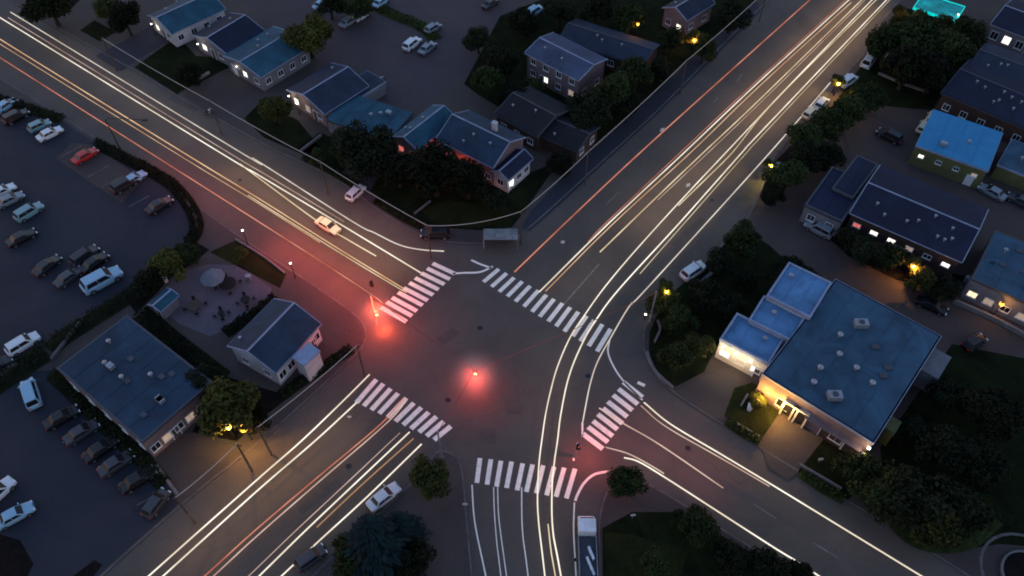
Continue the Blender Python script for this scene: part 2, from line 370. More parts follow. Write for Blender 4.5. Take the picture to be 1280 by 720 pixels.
# round planter at the lower right
def ringpts(c, r, n=28): return [c+Vector((math.cos(2*math.pi*k/n)*r, math.sin(2*math.pi*k/n)*r, 0)) for k in range(n)]
c0 = G(1286, 722, .13)
tag(ribbon_mb(ringpts(c0, 5.3)+[ringpts(c0, 5.3)[0]], .35).build('kerb', M['kerb']), 'round concrete kerb of the turning circle at the lower right', 'kerb', kind='structure')
rp = empty('round_planter', c0, 0, 'round kerbed planter with low shrub at the lower right corner', 'planter')
MB().lathe([(3.2, 0), (3.2, .35), (2.95, .35), (2.95, .2)], 28).build('rim', M['conc'], rp)
MB().lathe([(2.95, .2), (1.5, .5), (0.01, .6)], 20).build('soil_mound', M['soil'], rp, smooth=True)

# ================================================================== MARKINGS
def zebra(a, b, n, ln, wd, label, skip=()):
    """bars: first bar = ends a, last bar = ends b (photo pixels)"""
    mb = MB()
    for k in range(n):
        t = k/(n-1)
        e0 = G(a[0][0]+(b[0][0]-a[0][0])*t, a[0][1]+(b[0][1]-a[0][1])*t, .008)
        e1 = G(a[1][0]+(b[1][0]-a[1][0])*t, a[1][1]+(b[1][1]-a[1][1])*t, .008)
        j = Vector((random.uniform(-.06, .06), random.uniform(-.06, .06), 0))
        d = (e1-e0).normalized(); s_ = Vector((-d.y, d.x, 0))*wd/2
        mb.quad(e0-s_+j, e1-s_+j, e1+s_+j, e0+s_+j)
    return tag(mb.build('crosswalk', M['paint']), label, 'crosswalk', 'ladder crosswalks of the junction', kind='structure')
zebra(((541,329),(569,342)), ((476,384),(508,402)), 10, 0, .72, 'crosswalk across the upper left arm, ten long white bars')
zebra(((604,352),(623,336)), ((746,439),(763,411)), 15, 0, .66, 'crosswalk across the upper right arm, fifteen white bars')
zebra(((445,503),(470,474)), ((543,550),(564,533)), 11, 0, .70, 'crosswalk across the lower left arm, eleven white bars')
zebra(((779,478),(803,497)), ((729,542),(754,561)), 9, 0, .72, 'crosswalk across the side street, nine pink tinted bars')
zebra(((596,604),(600,573)), ((708,623),(719,586)), 10, 0, .60, 'crosswalk at the bottom, ten upright white bars')
mark([(566,342),(580,341),(600,340),(616,333)], .35, 'curved white line joining the two upper crosswalks')
mark([(589,325),(600,330),(614,335)], .35, 'short white line at the head of the upper right crosswalk')
mark([(762,425),(760,440),(767,458),(780,477),(803,500)], .24, 'white curve around the right corner island')
mark([(749,330),(705,380)], .2, 'short worn white dash before the upper right crosswalk', 'oldpaint')
mark([(942,630),(970,648)], .14, 'first short lane dash on the side street', 'oldpaint')
mark([(1016,678),(1047,697)], .14, 'second short lane dash on the side street', 'oldpaint')
for a, b in (((824,108),(812,121)),((777,240),(760,256)),((930,92),(924,103)),((900,122),(895,128))):
    mark([(a[0]-3,a[1]), (b[0]-3, b[1])], .14, 'faint worn lane dash on the upper right arm', 'oldpaint')['group'] = 'faint lane dashes'
mark([(762,589),(743,593),(730,604),(722,618),(719,626)], .33, 'thick white curve at the lower corner')
mark([(718,628),(717,662),(719,700),(720,719)], .17, 'white edge line beside the parked truck')
mark([(590,606),(592,640),(596,667),(607,719)], .17, 'leftmost white lane line on the bottom arm')
mark([(617,609),(618,640),(621,678),(626,719)], .12, 'left line of the double line on the bottom arm')
mark([(622,609),(623,640),(626,668),(633,719)], .12, 'right line of the double line on the bottom arm')
mark([(652,609),(653,662),(660,719)], .14, 'thin white lane line between the double line and the bright trails')
mark([(70,198),(106,225),(150,253)], .12, 'faint stall line below the red car', 'oldpaint')
mark([(42,330),(70,352),(85,365)], .12, 'faint stall line left of the big white pickup', 'oldpaint')
for k in range(6):
    x, y = 56+23.5*k, 520+19.5*k
    mark([(x-2,y+14),(x+32,y-6)], .10, 'faint bay line between the dark parked cars', 'oldpaint', Z2+.004)['group'] = 'faint bay lines'
for k in range(6):
    x, y = 76+17*k, 190+12.5*k
    mark([(x,y+6),(x+26,y-8)], .10, 'faint bay line by the hedge of the left car park', 'oldpaint', Z3+.002)['group'] = 'faint hedge side bay lines'
mark([(728,528),(728,546)], .25, 'short white stub beside the pink crosswalk')
mark([(718,568),(717,576)], .25, 'tiny white stub above the bottom crosswalk')
mark([(797,478),(806,482)], .5, 'white blob at the top of the pink crosswalk')

# ================================================================== LIGHT TRAILS
W_, O_, RD, Y_ = (trailmat('headlight_streak', (.70,.60,.46), (1,.93,.80), 1.3), trailmat('amber_streak', (.66,.34,.16), (1,.66,.40), 1.05),
                  trailmat('tail_streak', (.55,.14,.08), (1,.38,.26), .85), trailmat('gold_streak', (.60,.44,.24), (1,.82,.55), 1.05))
WS = trailmat('soft_streak', (.5,.3,.24), (.9,.66,.55), .95)
dimb = trailmat('dull_brown_streak', (.5,.26,.12), (.6,.34,.18), .8)
W2 = trailmat('edge_line_glow', (.62,.52,.45), (.95,.86,.76), 1.0)  # for painted edge lines brightened as strips; their glow is added
trail([(13,15),(300,190),(320,200),(439,276),(468,291),(499,306),(526,312),(555,314)], .15, 'white edge line with added glow, curling round the upper left corner of the junction', W2)
trail([(1038,103),(963,190),(809,360),(788,381),(764,421),(747,452),(738,479),(732,508),(728,530)], .15, 'white edge line with added glow, along the right kerb bending past the junction', W2)
trail([(0,22),(274,190),(320,217),(420,277),(526,341)], .16, 'bright white trail in the middle of the upper left arm', W_)
trail([(300,205),(396,276),(432,298),(470,320)], .16, 'golden trail under the white car on the upper left arm', Y_)
trail([(0,49),(228,190),(320,246),(420,309),(505,361)], .14, 'orange trail left of centre on the upper left arm', O_)
trail([(310,244),(420,313),(508,366)], .10, 'thin gold companion of the orange trail before the crosswalk', Y_)
trail([(0,72),(186,190),(320,275),(400,326),(467,370),(478,380)], .13, 'pinkish red trail nearest the left car park', RD)
trail([(1012,0),(905,96),(801,190),(720,266),(643,340)], .15, 'red trail along the left side of the upper right arm', RD)
trail([(1061,0),(950,101),(856,190),(760,280),(674,365)], .15, 'first white trail right of the red one on the upper right arm', W_)
trail([(1064,3),(950,107),(864,190),(765,281),(682,364)], .09, 'thin orange companion of the first white trail', O_)
trail([(1077,0),(950,124),(880,190),(815,252),(750,315)], .15, 'golden trail that stops half way down the upper right arm', Y_)
trail([(1090,0),(995,98),(908,190),(846,256),(790,318),(755,360),(732,392),(713,421),(697,458),(688,490),(682,518),(678,545),(674,577),(672,612),(673,649),(681,719)], .15, 'leftmost long white trail sweeping through the junction to the bottom', W_)
trail([(1095,0),(994,100),(950,147),(916,190),(880,226),(848,257)], .13, 'short white trail merging near the small road sign', Y_)
trail([(1108,0),(950,166),(928,190),(850,278),(775,360),(745,400),(727,431),(711,471),(701,518),(697,550),(693,577),(690,612),(691,662),(701,719)], .17, 'second long white trail sweeping through the junction to the bottom', W_)
trail([(685,655),(689,690),(694,719)], .13, 'short gold trail at the bottom between the two long white trails', Y_)
trail([(805,503),(838,530),(900,567),(970,609),(1060,664),(1150,719)], .15, 'long white trail along the upper kerb of the side street', W_)
trail([(801,507),(832,533),(900,572),(962,608)], .10, 'thin pink companion at the start of the upper side street trail', WS)
trail([(749,510),(772,525),(782,531),(825,556),(904,610)], .13, 'short rosy trail in the middle of the side street', WS)
trail([(780,572),(798,577),(830,596),(900,641),(970,686),(1000,704),(1022,719)], .15, 'white trail along the lower kerb of the side street', W_)
trail([(757,559),(785,567),(812,581),(830,592)], .12, 'short curled rosy trail joining the lower side street trail', WS)
trail([(462,468),(430,500),(378,550),(330,592),(260,654),(187,719)], .16, 'outermost white trail on the lower left arm', W_)
trail([(446,503),(395,550),(330,606),(270,660),(205,719)], .16, 'second white trail from the kerb on the lower left arm', W_)
trail([(505,497),(476,530),(400,594),(320,662),(257,719)], .12, 'red trail in the middle of the lower left arm', RD)
trail([(508,501),(482,530),(400,601),(320,671),(268,719)], .12, 'soft pink trail right beside the red one', WS)
trail([(512,540),(440,608),(380,665),(325,719)], .15, 'white trail right of the pair of red ones on the lower left arm', W_)
trail([(517,548),(450,608),(396,659)], .12, 'short brown trail between two white ones on the lower left arm', dimb)
trail([(527,555),(460,620),(400,675),(353,719)], .15, 'innermost white trail on the lower left arm', W_)

trail([(1057,0),(946,101),(851,190),(757,279),(735,302)], .06, 'hair thin red trail just left of the first white trail', RD, .8)
trail([(1081,0),(955,124),(886,190),(822,250)], .06, 'hair thin white trail beside the half way golden trail', WS)
trail([(1112,0),(956,166),(934,190),(858,276),(800,342)], .06, 'hair thin gold trail right of the second long white trail', Y_)
trail([(10,22),(278,186),(330,217),(430,277)], .06, 'hair thin pale trail above the middle white trail', WS)
trail([(0,55),(224,194),(316,250),(400,303)], .06, 'hair thin orange trail below the orange trail', O_)
trail([(500,541),(430,607),(370,663),(312,719)], .06, 'hair thin white trail left of the brown and white pair', WS)
# unseen downward area lights added for the warm and red road glow
def strip(a, b, wd, E, c, z=3.2):
    A, B = G(*a, 0), G(*b, 0); d = B-A; L = bpy.data.lights.new('added_road_glow', 'AREA'); L.shape = 'RECTANGLE'; L.size = d.length; L.size_y = wd
    L.energy = E*d.length*wd; L.color = c; o = bpy.data.objects.new('added_road_glow', L); col.objects.link(o)
    m = (A+B)/2; o.location = (m.x, m.y, z); o.rotation_euler = (0, 0, math.atan2(d.y, d.x))
GOLD, ROSE, WARM = (1,.62,.30), (1,.11,.055), (1,.74,.48)
strip((60,52),(300,205), 6, 1.3, WARM); strip((270,195),(505,345), 6, 5.6, GOLD); strip((150,130),(320,232), 4, .8, GOLD)
strip((190,200),(360,305), 6, 4.0, ROSE, 4.5); strip((345,300),(470,382), 7, 15, ROSE, 4.0); strip((420,250),(540,325), 6, 1.8, (1,.2,.2), 4.0)
strip((1085,2),(930,160), 10, 5.6, GOLD); strip((925,165),(790,300), 9, 3.6, (1,.68,.38)); strip((775,310),(700,380), 7, 1.4, WARM)
strip((672,420),(645,520), 14, .6, WARM, 6); strip((702,440),(685,715), 5, .7, WARM)
strip((440,525),(215,715), 6, 3.4, GOLD); strip((500,560),(340,715), 4, .7, WARM)
strip((770,528),(905,605), 7, 3.4, (1,.28,.22)); strip((905,590),(1090,705), 6, .45, WARM)
# repaired patches and manholes
for (x, y, a_, w_, h_, lb) in [(560,420,.7,3.2,1.6,'darker asphalt repair in the upper middle of the junction'),(640,500,.1,2.4,4.5,'long asphalt repair right of the middle of the junction'),(400,620,.75,6,1.1,'narrow trench repair on the lower left arm'),
     (860,290,.8,8,1.0,'narrow trench repair on the upper right arm'),(230,130,-.55,7,1.2,'narrow trench repair on the upper left arm'),(930,660,-.5,4,1.4,'asphalt repair on the side street'),(610,545,0,2.2,2.2,'square asphalt repair above the bottom crosswalk')]:
    c = G(x, y, .004); mb = MB(); u_ = Vector((math.cos(a_), math.sin(a_), 0)); v_ = Vector((-u_.y, u_.x, 0))
    mb.poly([c-u_*w_/2-v_*h_/2, c+u_*w_/2-v_*h_/2, c+u_*w_/2+v_*h_/2, c-u_*w_/2+v_*h_/2]); tag(mb.build('road_patch', M['patch']), lb, 'road repair', kind='structure')
for (x, y, lb) in [(600,410,'in the upper half of the junction'),(436,583,'on the lower left arm'),(735,470,'between the two long trails'),(560,500,'left of the red signal'),(300,225,'on the upper left arm'),(890,250,'on the upper right arm'),(860,560,'on the side street')]:
    c = G(x, y, .006); r_ = empty('manhole_cover', c, 0, 'round iron manhole cover '+lb, 'manhole', 'manhole covers')
    MB().poly([(math.cos(k*.3927)*.36, math.sin(k*.3927)*.36, .002) for k in range(16)]).build('lid', M['metal'], r_)
    MB().lathe([(.46, .003), (.37, .004)], 20).build('ring', M['dtrim'], r_)

# ================================================================== BUILDINGS
Zs = .12
def rectW(p0, p1, p2, z):
    A, B, C = G(*p0, z), G(*p1, z), G(*p2, z)
    u = (B-A); L = u.length; u.normalize(); v = Vector((-u.y, u.x, 0)); Wd = (C-B).dot(v)
    if Wd < 0: v = -v; Wd = -Wd
    return A, u, v, L, Wd
def volume(root, off, p0, p1, p2, eave, wall, roof, kind='flat', ridge=1.5, axis='x', over=.35, trim='rtrim', wins=(), doors=(), z0=Zs, vents=0, chim=False, parapet=.35, seed=0):
    """one roofed volume: walls, roof with trim, windows, doors. wins: (side, n, material, width, height, sill)"""
    rnd = random.Random(seed+int(p0[0]*7+p0[1]))
    A, u, v, L, Wd = rectW(p0, p1, p2, eave)
    A = Vector((A.x, A.y, 0)); Zv = Vector((0, 0, 1))
    inset = over if kind != 'flat' else .05
    P = lambda a, b, z: A+u*a+v*b+Zv*z
    ai, bi, ao, bo = inset, inset, L-inset, Wd-inset
    mb = MB()
    mb.obox(P(ai, bi, z0), u*(ao-ai), v*(bo-bi), Zv*(eave-z0-.02))
    if kind == 'gable':   # gable triangles are wall
        if axis == 'x':
            for a in (ai, ao): mb.poly([P(a, bi, eave-.02), P(a, bo, eave-.02), P(a, Wd/2, eave+ridge*(1-inset*2/Wd)-.02)])
        else:
            for b in (bi, bo): mb.poly([P(ai, b, eave-.02), P(ao, b, eave-.02), P(L/2, b, eave+ridge*(1-inset*2/L)-.02)])
    mb.build('wall', M[wall], root, off)
    th = .14
    if kind == 'flat':
        r = MB().obox(P(0, 0, eave), u*L, v*Wd, Zv*.12).build('roof', M[roof], root, off)
        t = MB(); pw = .28
        t.obox(P(-.08, -.08, eave-.25), u*(L+.16), v*pw, Zv*(.25+parapet)); t.obox(P(-.08, Wd-pw+.08, eave-.25), u*(L+.16), v*pw, Zv*(.25+parapet))
        t.obox(P(-.08, pw-.08, eave-.25), u*pw, v*(Wd-2*pw+.16), Zv*(.25+parapet)); t.obox(P(L-pw+.08, pw-.08, eave-.25), u*pw, v*(Wd-2*pw+.16), Zv*(.25+parapet))
        t.build('parapet', M[trim], root, off)
        # membrane seams
        s_ = MB(); n = max(1, int(L/3.2))
        for k in range(1, n+1):
            a = L*k/(n+1); s_.obox(P(a, .3, eave+.12), u*.10, v*(Wd-.6), Zv*.03)
        sm = s_.build('roof_seam', M[roof], r, off)
        for k in range(vents):
            a, b = rnd.uniform(.12, .85)*L, rnd.uniform(.15, .82)*Wd; q = rnd.choice((0, 0, 1, 2)); zz = eave+.12
            if q == 0:
                MB().lathe([(.14, 0), (.14, .6), (.32, .62), (.32, .72), (.02, .85)], 10, P(a, b, zz)).build('roof_vent', M['galv'], r, off, label='small round metal vent with a cap')
            elif q == 1:
                h = MB(); h.obox(P(a, b, zz+.1), u*1.0, v*.8, Zv*.6); h.build('roof_vent', M['galv'], r, off, label='square metal roof ventilator')
            else:
                h = MB(); h.obox(P(a, b, zz), u*.9, v*.7, Zv*.14); h.build('skylight', M['dtrim'], r, off)
    elif kind == 'gable':
        s_ = MB(); slope = (ridge/(Wd/2) if axis == 'x' else ridge/(L/2))
        if axis == 'x':
            for k in (0, 1):
                y0, y1 = (0, Wd/2) if k == 0 else (Wd, Wd/2)
                s_.obox(P(0, y0, eave), u*L, v*(y1-y0)+Zv*ridge, Zv*th)
        else:
            for k in (0, 1):
                x0, x1 = (0, L/2) if k == 0 else (L, L/2)
                s_.obox(P(x0, 0, eave), v*Wd, u*(x1-x0)+Zv*ridge, Zv*th)
        r = s_.build('roof', M[roof], root, off)
        t = MB()
        if axis == 'x':
            t.obox(P(-.02, Wd/2-.12, eave+ridge+th-.05), u*(L+.04), v*.24, Zv*.1)
            for a in (-.06, L-.06):
                for y0 in (0, Wd): t.obox(P(a, y0, eave-.08), u*.12, v*(Wd/2-y0)+Zv*ridge, Zv*(th+.12))
        else:
            t.obox(P(L/2-.12, -.02, eave+ridge+th-.05), v*(Wd+.04), u*.24, Zv*.1)
            for b in (-.06, Wd-.06):
                for x0 in (0, L): t.obox(P(x0, b, eave-.08), v*.12, u*(L/2-x0)+Zv*ridge, Zv*(th+.12))
        t.build('roof_trim', M[trim], root, off)
        g_ = MB()   # gutters
        if axis == 'x':
            for b in (-.14, Wd+.02): g_.obox(P(0, b, eave-.12), u*L, v*.12, Zv*.12)
        else:
            for a in (-.14, L+.02): g_.obox(P(a, 0, eave-.12), v*Wd, u*.12, Zv*.12)
        g_.build('gutter', M[trim], root, off)
        for k in range(vents):
            fa, fb = rnd.uniform(.15, .85), rnd.uniform(.12, .42)
            a, b = (L*fa, Wd*fb) if axis == 'x' else (L*fb, Wd*fa)
            zz = eave+(ridge*fb*2)+th-.03
            MB().lathe([(.12, 0), (.12, .45), (.24, .47), (.24, .55), (.02, .66)], 8, P(a, b, zz)).build('roof_vent', M['galv'], r, off)
        if chim:
            a, b = (L*.62, Wd*.62) if axis == 'x' else (L*.62, Wd*.62)
            c = MB(); c.obox(P(a, b, eave+.2), u*.8, v*.7, Zv*(ridge+.9)); c.obox(P(a-.08, b-.08, eave+ridge+1.1), u*.96, v*.86, Zv*.12)
            c.build('chimney', M['wwhite'], r, off)
    sides = {'a': (P(ai, bi, 0), u, -v, ao-ai), 'b': (P(ao, bi, 0), v, u, bo-bi), 'c': (P(ao, bo, 0), -u, v, ao-ai), 'd': (P(ai, bo, 0), -v, -u, bo-bi)}
    for (sd, n, gm, ww, hh, sill) in wins:
        o, d, nn, ln = sides[sd]
        for k in range(n):
            c = (k+.5)/n*ln-ww/2
            q = o+d*c+Zv*sill; f = MB(); fr = .09
            f.obox(q-d*fr-Zv*fr, d*(ww+2*fr), nn*.06, Zv*fr); f.obox(q-d*fr+Zv*hh, d*(ww+2*fr), nn*.06, Zv*fr)
            f.obox(q-d*fr, d*fr, nn*.06, Zv*hh); f.obox(q+d*ww, d*fr, nn*.06, Zv*hh); f.obox(q+d*(ww/2-.03), d*.06, nn*.05, Zv*hh)
            f.obox(q-d*(fr+.06)-Zv*(fr+.05), d*(ww+2*fr+.12), nn*.14, Zv*.05)
            fo = f.build('window', M['white'], root, off)
            g = gm if isinstance(gm, str) else gm[k % len(gm)]
            MB().obox(q, d*ww, nn*.02, Zv*hh).build('pane', M[g], fo, off)
    for (sd, fr_, mt, ww, hh) in doors:
        o, d, nn, ln = sides[sd]; q = o+d*(fr_*ln-ww/2)+Zv*z0
        dd = MB().obox(q, d*ww, nn*.05, Zv*hh).build('door', M[mt], root, off)
        f = MB(); f.obox(q-d*.1, d*.1, nn*.09, Zv*(hh+.1)); f.obox(q+d*ww, d*.1, nn*.09, Zv*(hh+.1)); f.obox(q+Zv*hh, d*ww, nn*.09, Zv*.1)
        f.build('door_frame', M['white'], dd, off)
        MB().obox(q+d*(ww*.85)+nn*.05+Zv*1.0, d*.05, nn*.06, Zv*.14).build('handle', M['galv'], dd, off)
    return sides, P, L, Wd
def building(name, cat, label, vols, group=None):
    v0 = vols[0]; A, u, v, L, Wd = rectW(v0[0], v0[1], v0[2], v0[3]); c = A+u*L/2+v*Wd/2
    off = Vector((c.x, c.y, Zs)); root = empty(name, off, 0, label, cat, group); res = []
    for a in vols:
        res.append(volume(root, off, *a[:6], **(a[6] if len(a) > 6 else {})))
    return root, off, res
D1, L1, WH = 'darkglass', 'litglass', 'litwhite'
win = lambda sd, n, gm=D1, ww=1.1, hh=1.1, s=1.2: (sd, n, gm, ww, hh, s)
H = 'houses of the block between the upper arms'
building('house', 'house', 'teal gabled house at the top left with a pale gable end over its driveway',
    [((184,20),(214,43),(272,4),3.4,'wwhite','rteal',dict(kind='gable',axis='y',ridge=1.6,vents=2,wins=[win('a',2,(WH,D1)),win('b',4)],doors=[('a',.5,'wood',1,2.1)],trim='rtrim'))], H)
building('house', 'house', 'navy roofed house with a bright porch light, between the two teal roofs',
    [((240,45),(283,68),(330,38),3.4,'wgrey','rnavy',dict(kind='gable',axis='y',ridge=1.5,vents=2,wins=[win('a',2,(WH,D1)),win('b',3)],doors=[('a',.5,'wood',1,2.1)]))], H)
building('house', 'house', 'teal roofed bungalow with long pale side walls beside the round bush',
    [((279,70),(325,97),(376,52),3.6,'wgrey','rteal',dict(kind='gable',axis='y',ridge=1.0,vents=3,wins=[win('a',3,(D1,WH,D1)),win('b',4)],doors=[('a',.2,'white',1,2.1)]))], H)
building('house', 'house', 'navy roofed house with two bright white porch lamps on its corner',
    [((358,113),(405,143),(452,102),3.4,'wpink','rslate',dict(kind='gable',axis='y',ridge=1.6,vents=1,wins=[win('a',3,(WH,'litdim',D1)),win('b',4)],doors=[('a',.7,'wood',1,2.1)])),
     ((428,108),(450,122),(478,100),2.8,'wgrey','rslate',dict(kind='flat',parapet=.1,vents=0))], H)
building('garage', 'garage', 'low teal roofed garage between the navy house and the corner house',
    [((408,150),(486,176),(518,142),2.9,'wgrey','rteal',dict(kind='flat',parapet=.08,trim='dtrim',vents=3,doors=[('a',.3,'wgrey',2.4,2.1),('a',.7,'wgrey',2.4,2.1)]))])
building('house', 'house', 'large corner house with navy gabled roof, white gable end and pink lit front wall',
    [((545,174),(617,210),(653,170),4.6,'wpink','rblue2',dict(kind='gable',axis='x',ridge=2.2,vents=3,chim=True,wins=[win('a',5,('litpink','litdim',D1,'litdim',D1)),win('b',2)],doors=[('a',.5,'wood',1,2.1)])),
     ((490,171),(521,188),(556,140),3.8,'wpink','rteal',dict(kind='gable',axis='y',ridge=1.3,vents=3,wins=[win('a',2,('litpink',D1)),win('b',3,('litpink',D1,D1))])),
     ((613,214),(635,226),(662,196),3.4,'wwhite','rnavy',dict(kind='gable',axis='y',ridge=1.0,wins=[win('a',1,D1),win('b',3,(WH,D1,D1))]))], H)
building('house', 'house', 'grey blue roofed two storey house standing alone among dark trees',
    [((656,66),(724,101),(751,70),5.6,'wpink','rgreyblue',dict(kind='gable',axis='x',ridge=1.0,vents=2,chim=False,wins=[win('a',4,(D1,WH,D1,'litdim'),1.1,1.1,1.2),win('a',4,D1,1.1,1.1,3.8),win('b',2)],doors=[('a',.3,'wood',1,2.1)]))], H)
building('house', 'house', 'long dim slate roofed house behind the grey blue one',
    [((698,50),(805,84),(822,55),3.4,'wdark','rslate',dict(kind='gable',axis='x',ridge=1.3,vents=3,trim='dtrim',wins=[win('a',4)]))], H)
building('house', 'house', 'pinkish walled house cut by the top edge above the amber lamp',
    [((828,10),(858,26),(890,2),4.2,'wpink','rslate',dict(kind='gable',axis='y',ridge=1.5,vents=1,wins=[win('a',2,(D1,WH)),win('b',2)]))], H)
building('house', 'house', 'almost black roofed house hidden in trees right of the corner house',
    [((618,142),(672,172),(700,128),3.8,'wdark','rblack',dict(kind='gable',axis='x',ridge=1.5,trim='dtrim',vents=2,wins=[win('a',3)]))], H)
building('house', 'house', 'very dark roof between the black roofed house and the upper right arm',
    [((672,168),(722,190),(752,160),3.2,'wdark','rblack',dict(kind='gable',axis='x',ridge=1.1,trim='dtrim',vents=1,wins=[win('b',2)]))], H)
# left side
building('commercial_building', 'building', 'flat blue roofed building between the two left car parks',
    [((72,461),(178,553),(265,478),4.4,'wpink','rblue2',dict(kind='flat',vents=12,parapet=.15,trim='dtrim',wins=[win('b',6,(D1,'litdim'),1.2,1.2,1.1),win('a',5)],doors=[('b',.35,'wood',1.1,2.1)]))])
building('house', 'house', 'white walled house with slate blue gabled roof by the red lit corner',
    [((284,433),(344,467),(409,409),3.9,'wwhite','rblue2',dict(kind='gable',axis='y',ridge=1.9,vents=1,wins=[win('a',2),win('b',5,D1,1.2,1.3,1.2)],doors=[('b',.8,'wood',1.1,2.1)])),
     ((366,447),(380,457),(398,438),4.3,'wwhite','rtrim',dict(kind='flat',parapet=.15))])
building('shed', 'shed', 'small teal roofed shed at the left end of the patio',
    [((185,381),(200,390),(218,366),2.5,'wgrey','rteal',dict(kind='gable',axis='y',ridge=.5,doors=[('a',.5,'wood',1,1.9)]))])
# right side
building('shop', 'shop', 'shop with a bright sky blue flat roof and olive side wall',
    [((1145,182),(1235,214),(1267,171),4.2,'wolive','rbright',dict(kind='flat',parapet=.06,trim='rtrim',vents=2,wins=[win('a',4,(WH,D1,D1,'litdim'),.8,.6,2.2)],doors=[('a',.85,'white',1.1,2.1)]))])
building('shed', 'shed', 'low blue roofed annex right of the sky blue shop',
    [((1247,206),(1306,230),(1325,198),3.0,'wolive','rblue',dict(kind='flat',parapet=.1,vents=2))])
building('apartment_building', 'building', 'long dark brick block with navy roof and a row of small lit windows',
    [((1062,266),(1203,328),(1249,268),4.8,'wdark','rnavy',dict(kind='gable',axis='x',ridge=1.2,vents=9,wins=[win('a',6,('litpink',WH,WH,'litdim',D1,WH),1.1,.7,2.4),win('b',2)],doors=[('a',.5,'wood',1.1,2.1)])),
     ((1006,257),(1052,278),(1082,228),3.6,'wgrey','rnavy',dict(kind='flat',parapet=.3,trim='dtrim',wins=[win('a',2)])),
     ((1040,236),(1066,248),(1095,205),4.1,'wdark','rnavy',dict(kind='flat',parapet=.15,trim='dtrim'))])
building('commercial_building', 'building', 'flat grey blue roofed building cut by the right edge',
    [((1215,349),(1300,387),(1330,325),4.4,'wgrey','rblue',dict(kind='flat',parapet=.15,trim='dtrim',vents=6,wins=[win('a',4,(L1,'litdim',D1,'litdim'),1.2,1,1.2)]))])
building('warehouse', 'building', 'wide dark navy roof behind the sky blue shop',
    [((1176,116),(1292,166),(1320,112),4.2,'wdark','rnavy',dict(kind='gable',axis='x',ridge=1.0,trim='dtrim',vents=8,wins=[win('a',5)]))])
building('warehouse', 'building', 'second dark navy roof, above the wide one at the right edge',
    [((1210,84),(1300,118),(1318,84),4.2,'wdark','rslate',dict(kind='gable',axis='x',ridge=1.0,trim='dtrim',vents=5))])
building('house', 'house', 'navy roofed house at the top right corner with one lit window',
    [((1238,30),(1290,50),(1308,14),4.6,'wgrey','rnavy',dict(kind='gable',axis='x',ridge=1.2,wins=[win('a',3,(D1,WH,D1),1.3,1.5,1.8)]))])
kb, koff, kres = building('commercial_building', 'building', 'white commercial building with wide blue flat roof, three pale wings and a lit entrance',
    [((953,468),(1092,554),(1187,427),5.2,'wpink','rblue',dict(kind='flat',vents=0,parapet=.12,trim='rtrim',wins=[win('a',2,D1,1.6,1.6,1.0)],doors=[('a',.72,'wdark',3.2,2.4),('a',.90,'wdark',2.4,2.2)])),
     ((958,371),(1012,398),(1043,357),5.8,'wwhite','rlight',dict(kind='flat',parapet=.35,vents=1)),
     ((936,401),(989,427),(1013,399),5.0,'wwhite','rlight',dict(kind='flat',parapet=.3,vents=1)),
     ((900,425),(960,456),(988,427),4.3,'wcream','rlight',dict(kind='flat',parapet=.4,vents=1,wins=[win('a',3,(WH,'litdim',WH),1.3,1.0,1.4)],doors=[('a',.9,'wood',1.1,2.2)]))])
# rooftop plant exactly where the photo shows it
for (x, y, k) in [(1075,407,2),(1049,421,0),(1048,445,0),(1094,434,1),(1024,462,0),(1016,480,0),(1069,462,0),(1104,470,1),(1089,481,0),(1042,497,2),(1110,460,1)]:
    p = G(x, y, 5.32)
    if k == 2:
        h = MB().box(p.x-.9, p.x+.9, p.y-.6, p.y+.6, 5.40, 6.2); o = h.build('air_conditioner', M['galv'], kb, koff)
        MB().lathe([(.4, 0), (.4, .08), (.05, .1)], 14, (p.x, p.y, 6.2)).build('fan_grille', M['dtrim'], o, koff)
    elif k == 1: MB().box(p.x-.5, p.x+.5, p.y-.4, p.y+.4, 5.32, 5.55).build('skylight', M['dtrim'], kb, koff)
    else: MB().lathe([(.18, 0), (.18, .55), (.4, .58), (.4, .7), (.02, .9)], 10, (p.x, p.y, 5.32)).build('roof_vent', M['galv'], kb, koff)
# white framed entrance porch, wall lamps and back stairs of the commercial building
sd, P, L, Wd = kres[0]; o, d, nn, ln = sd['a']; Zv = Vector((0, 0, 1))
for k, a in enumerate((.33, .42)):
    q = o+d*(a*ln-1.1)+nn*.02+Zv*.12; f = MB()
    f.obox(q, d*.22, nn*.5, Zv*3.0); f.obox(q+d*1.9, d*.22, nn*.5, Zv*3.0); f.obox(q+Zv*3.0, d*2.12, nn*.5, Zv*.3)
    fo = f.build('entrance_frame', M['wcream'], kb, koff); MB().obox(q+d*.22, d*1.68, nn*.06, Zv*3.0).build('glass_door', M['darkglass'], fo, koff)
aw = MB(); q = o+d*(.46*ln)+Zv*3.2; aw.obox(q, d*(ln*.50), nn*.9-Zv*.15, Zv*.14); aw.build('awning', M['wpink'], kb, koff)
q = o+d*(.985*ln)+nn*.1+Zv*3.9; MB().obox(q, d*.35, nn*.25, Zv*.25).build('wall_lamp', M['lampwhite'], kb, koff); light(0,0,0,140,(1,.72,.42),loc=q+nn*.9)
for a, e in ((.10, 1300), (.26, 1300)):
    q = o+d*(a*ln)+nn*.1+Zv*2.6; MB().obox(q, d*.3, nn*.2, Zv*.25).build('wall_lamp', M['lampyel'], kb, koff); light(0,0,0,e,(1,.52,.11),loc=q+nn*1.1)
q = o+d*(.38*ln)+nn*.55+Zv*3.1; light(0,0,0,160,(1,.75,.4),loc=q+nn*.6)
sd3, P3, L3, W3 = kres[3]; o, d, nn, ln = sd3['a']
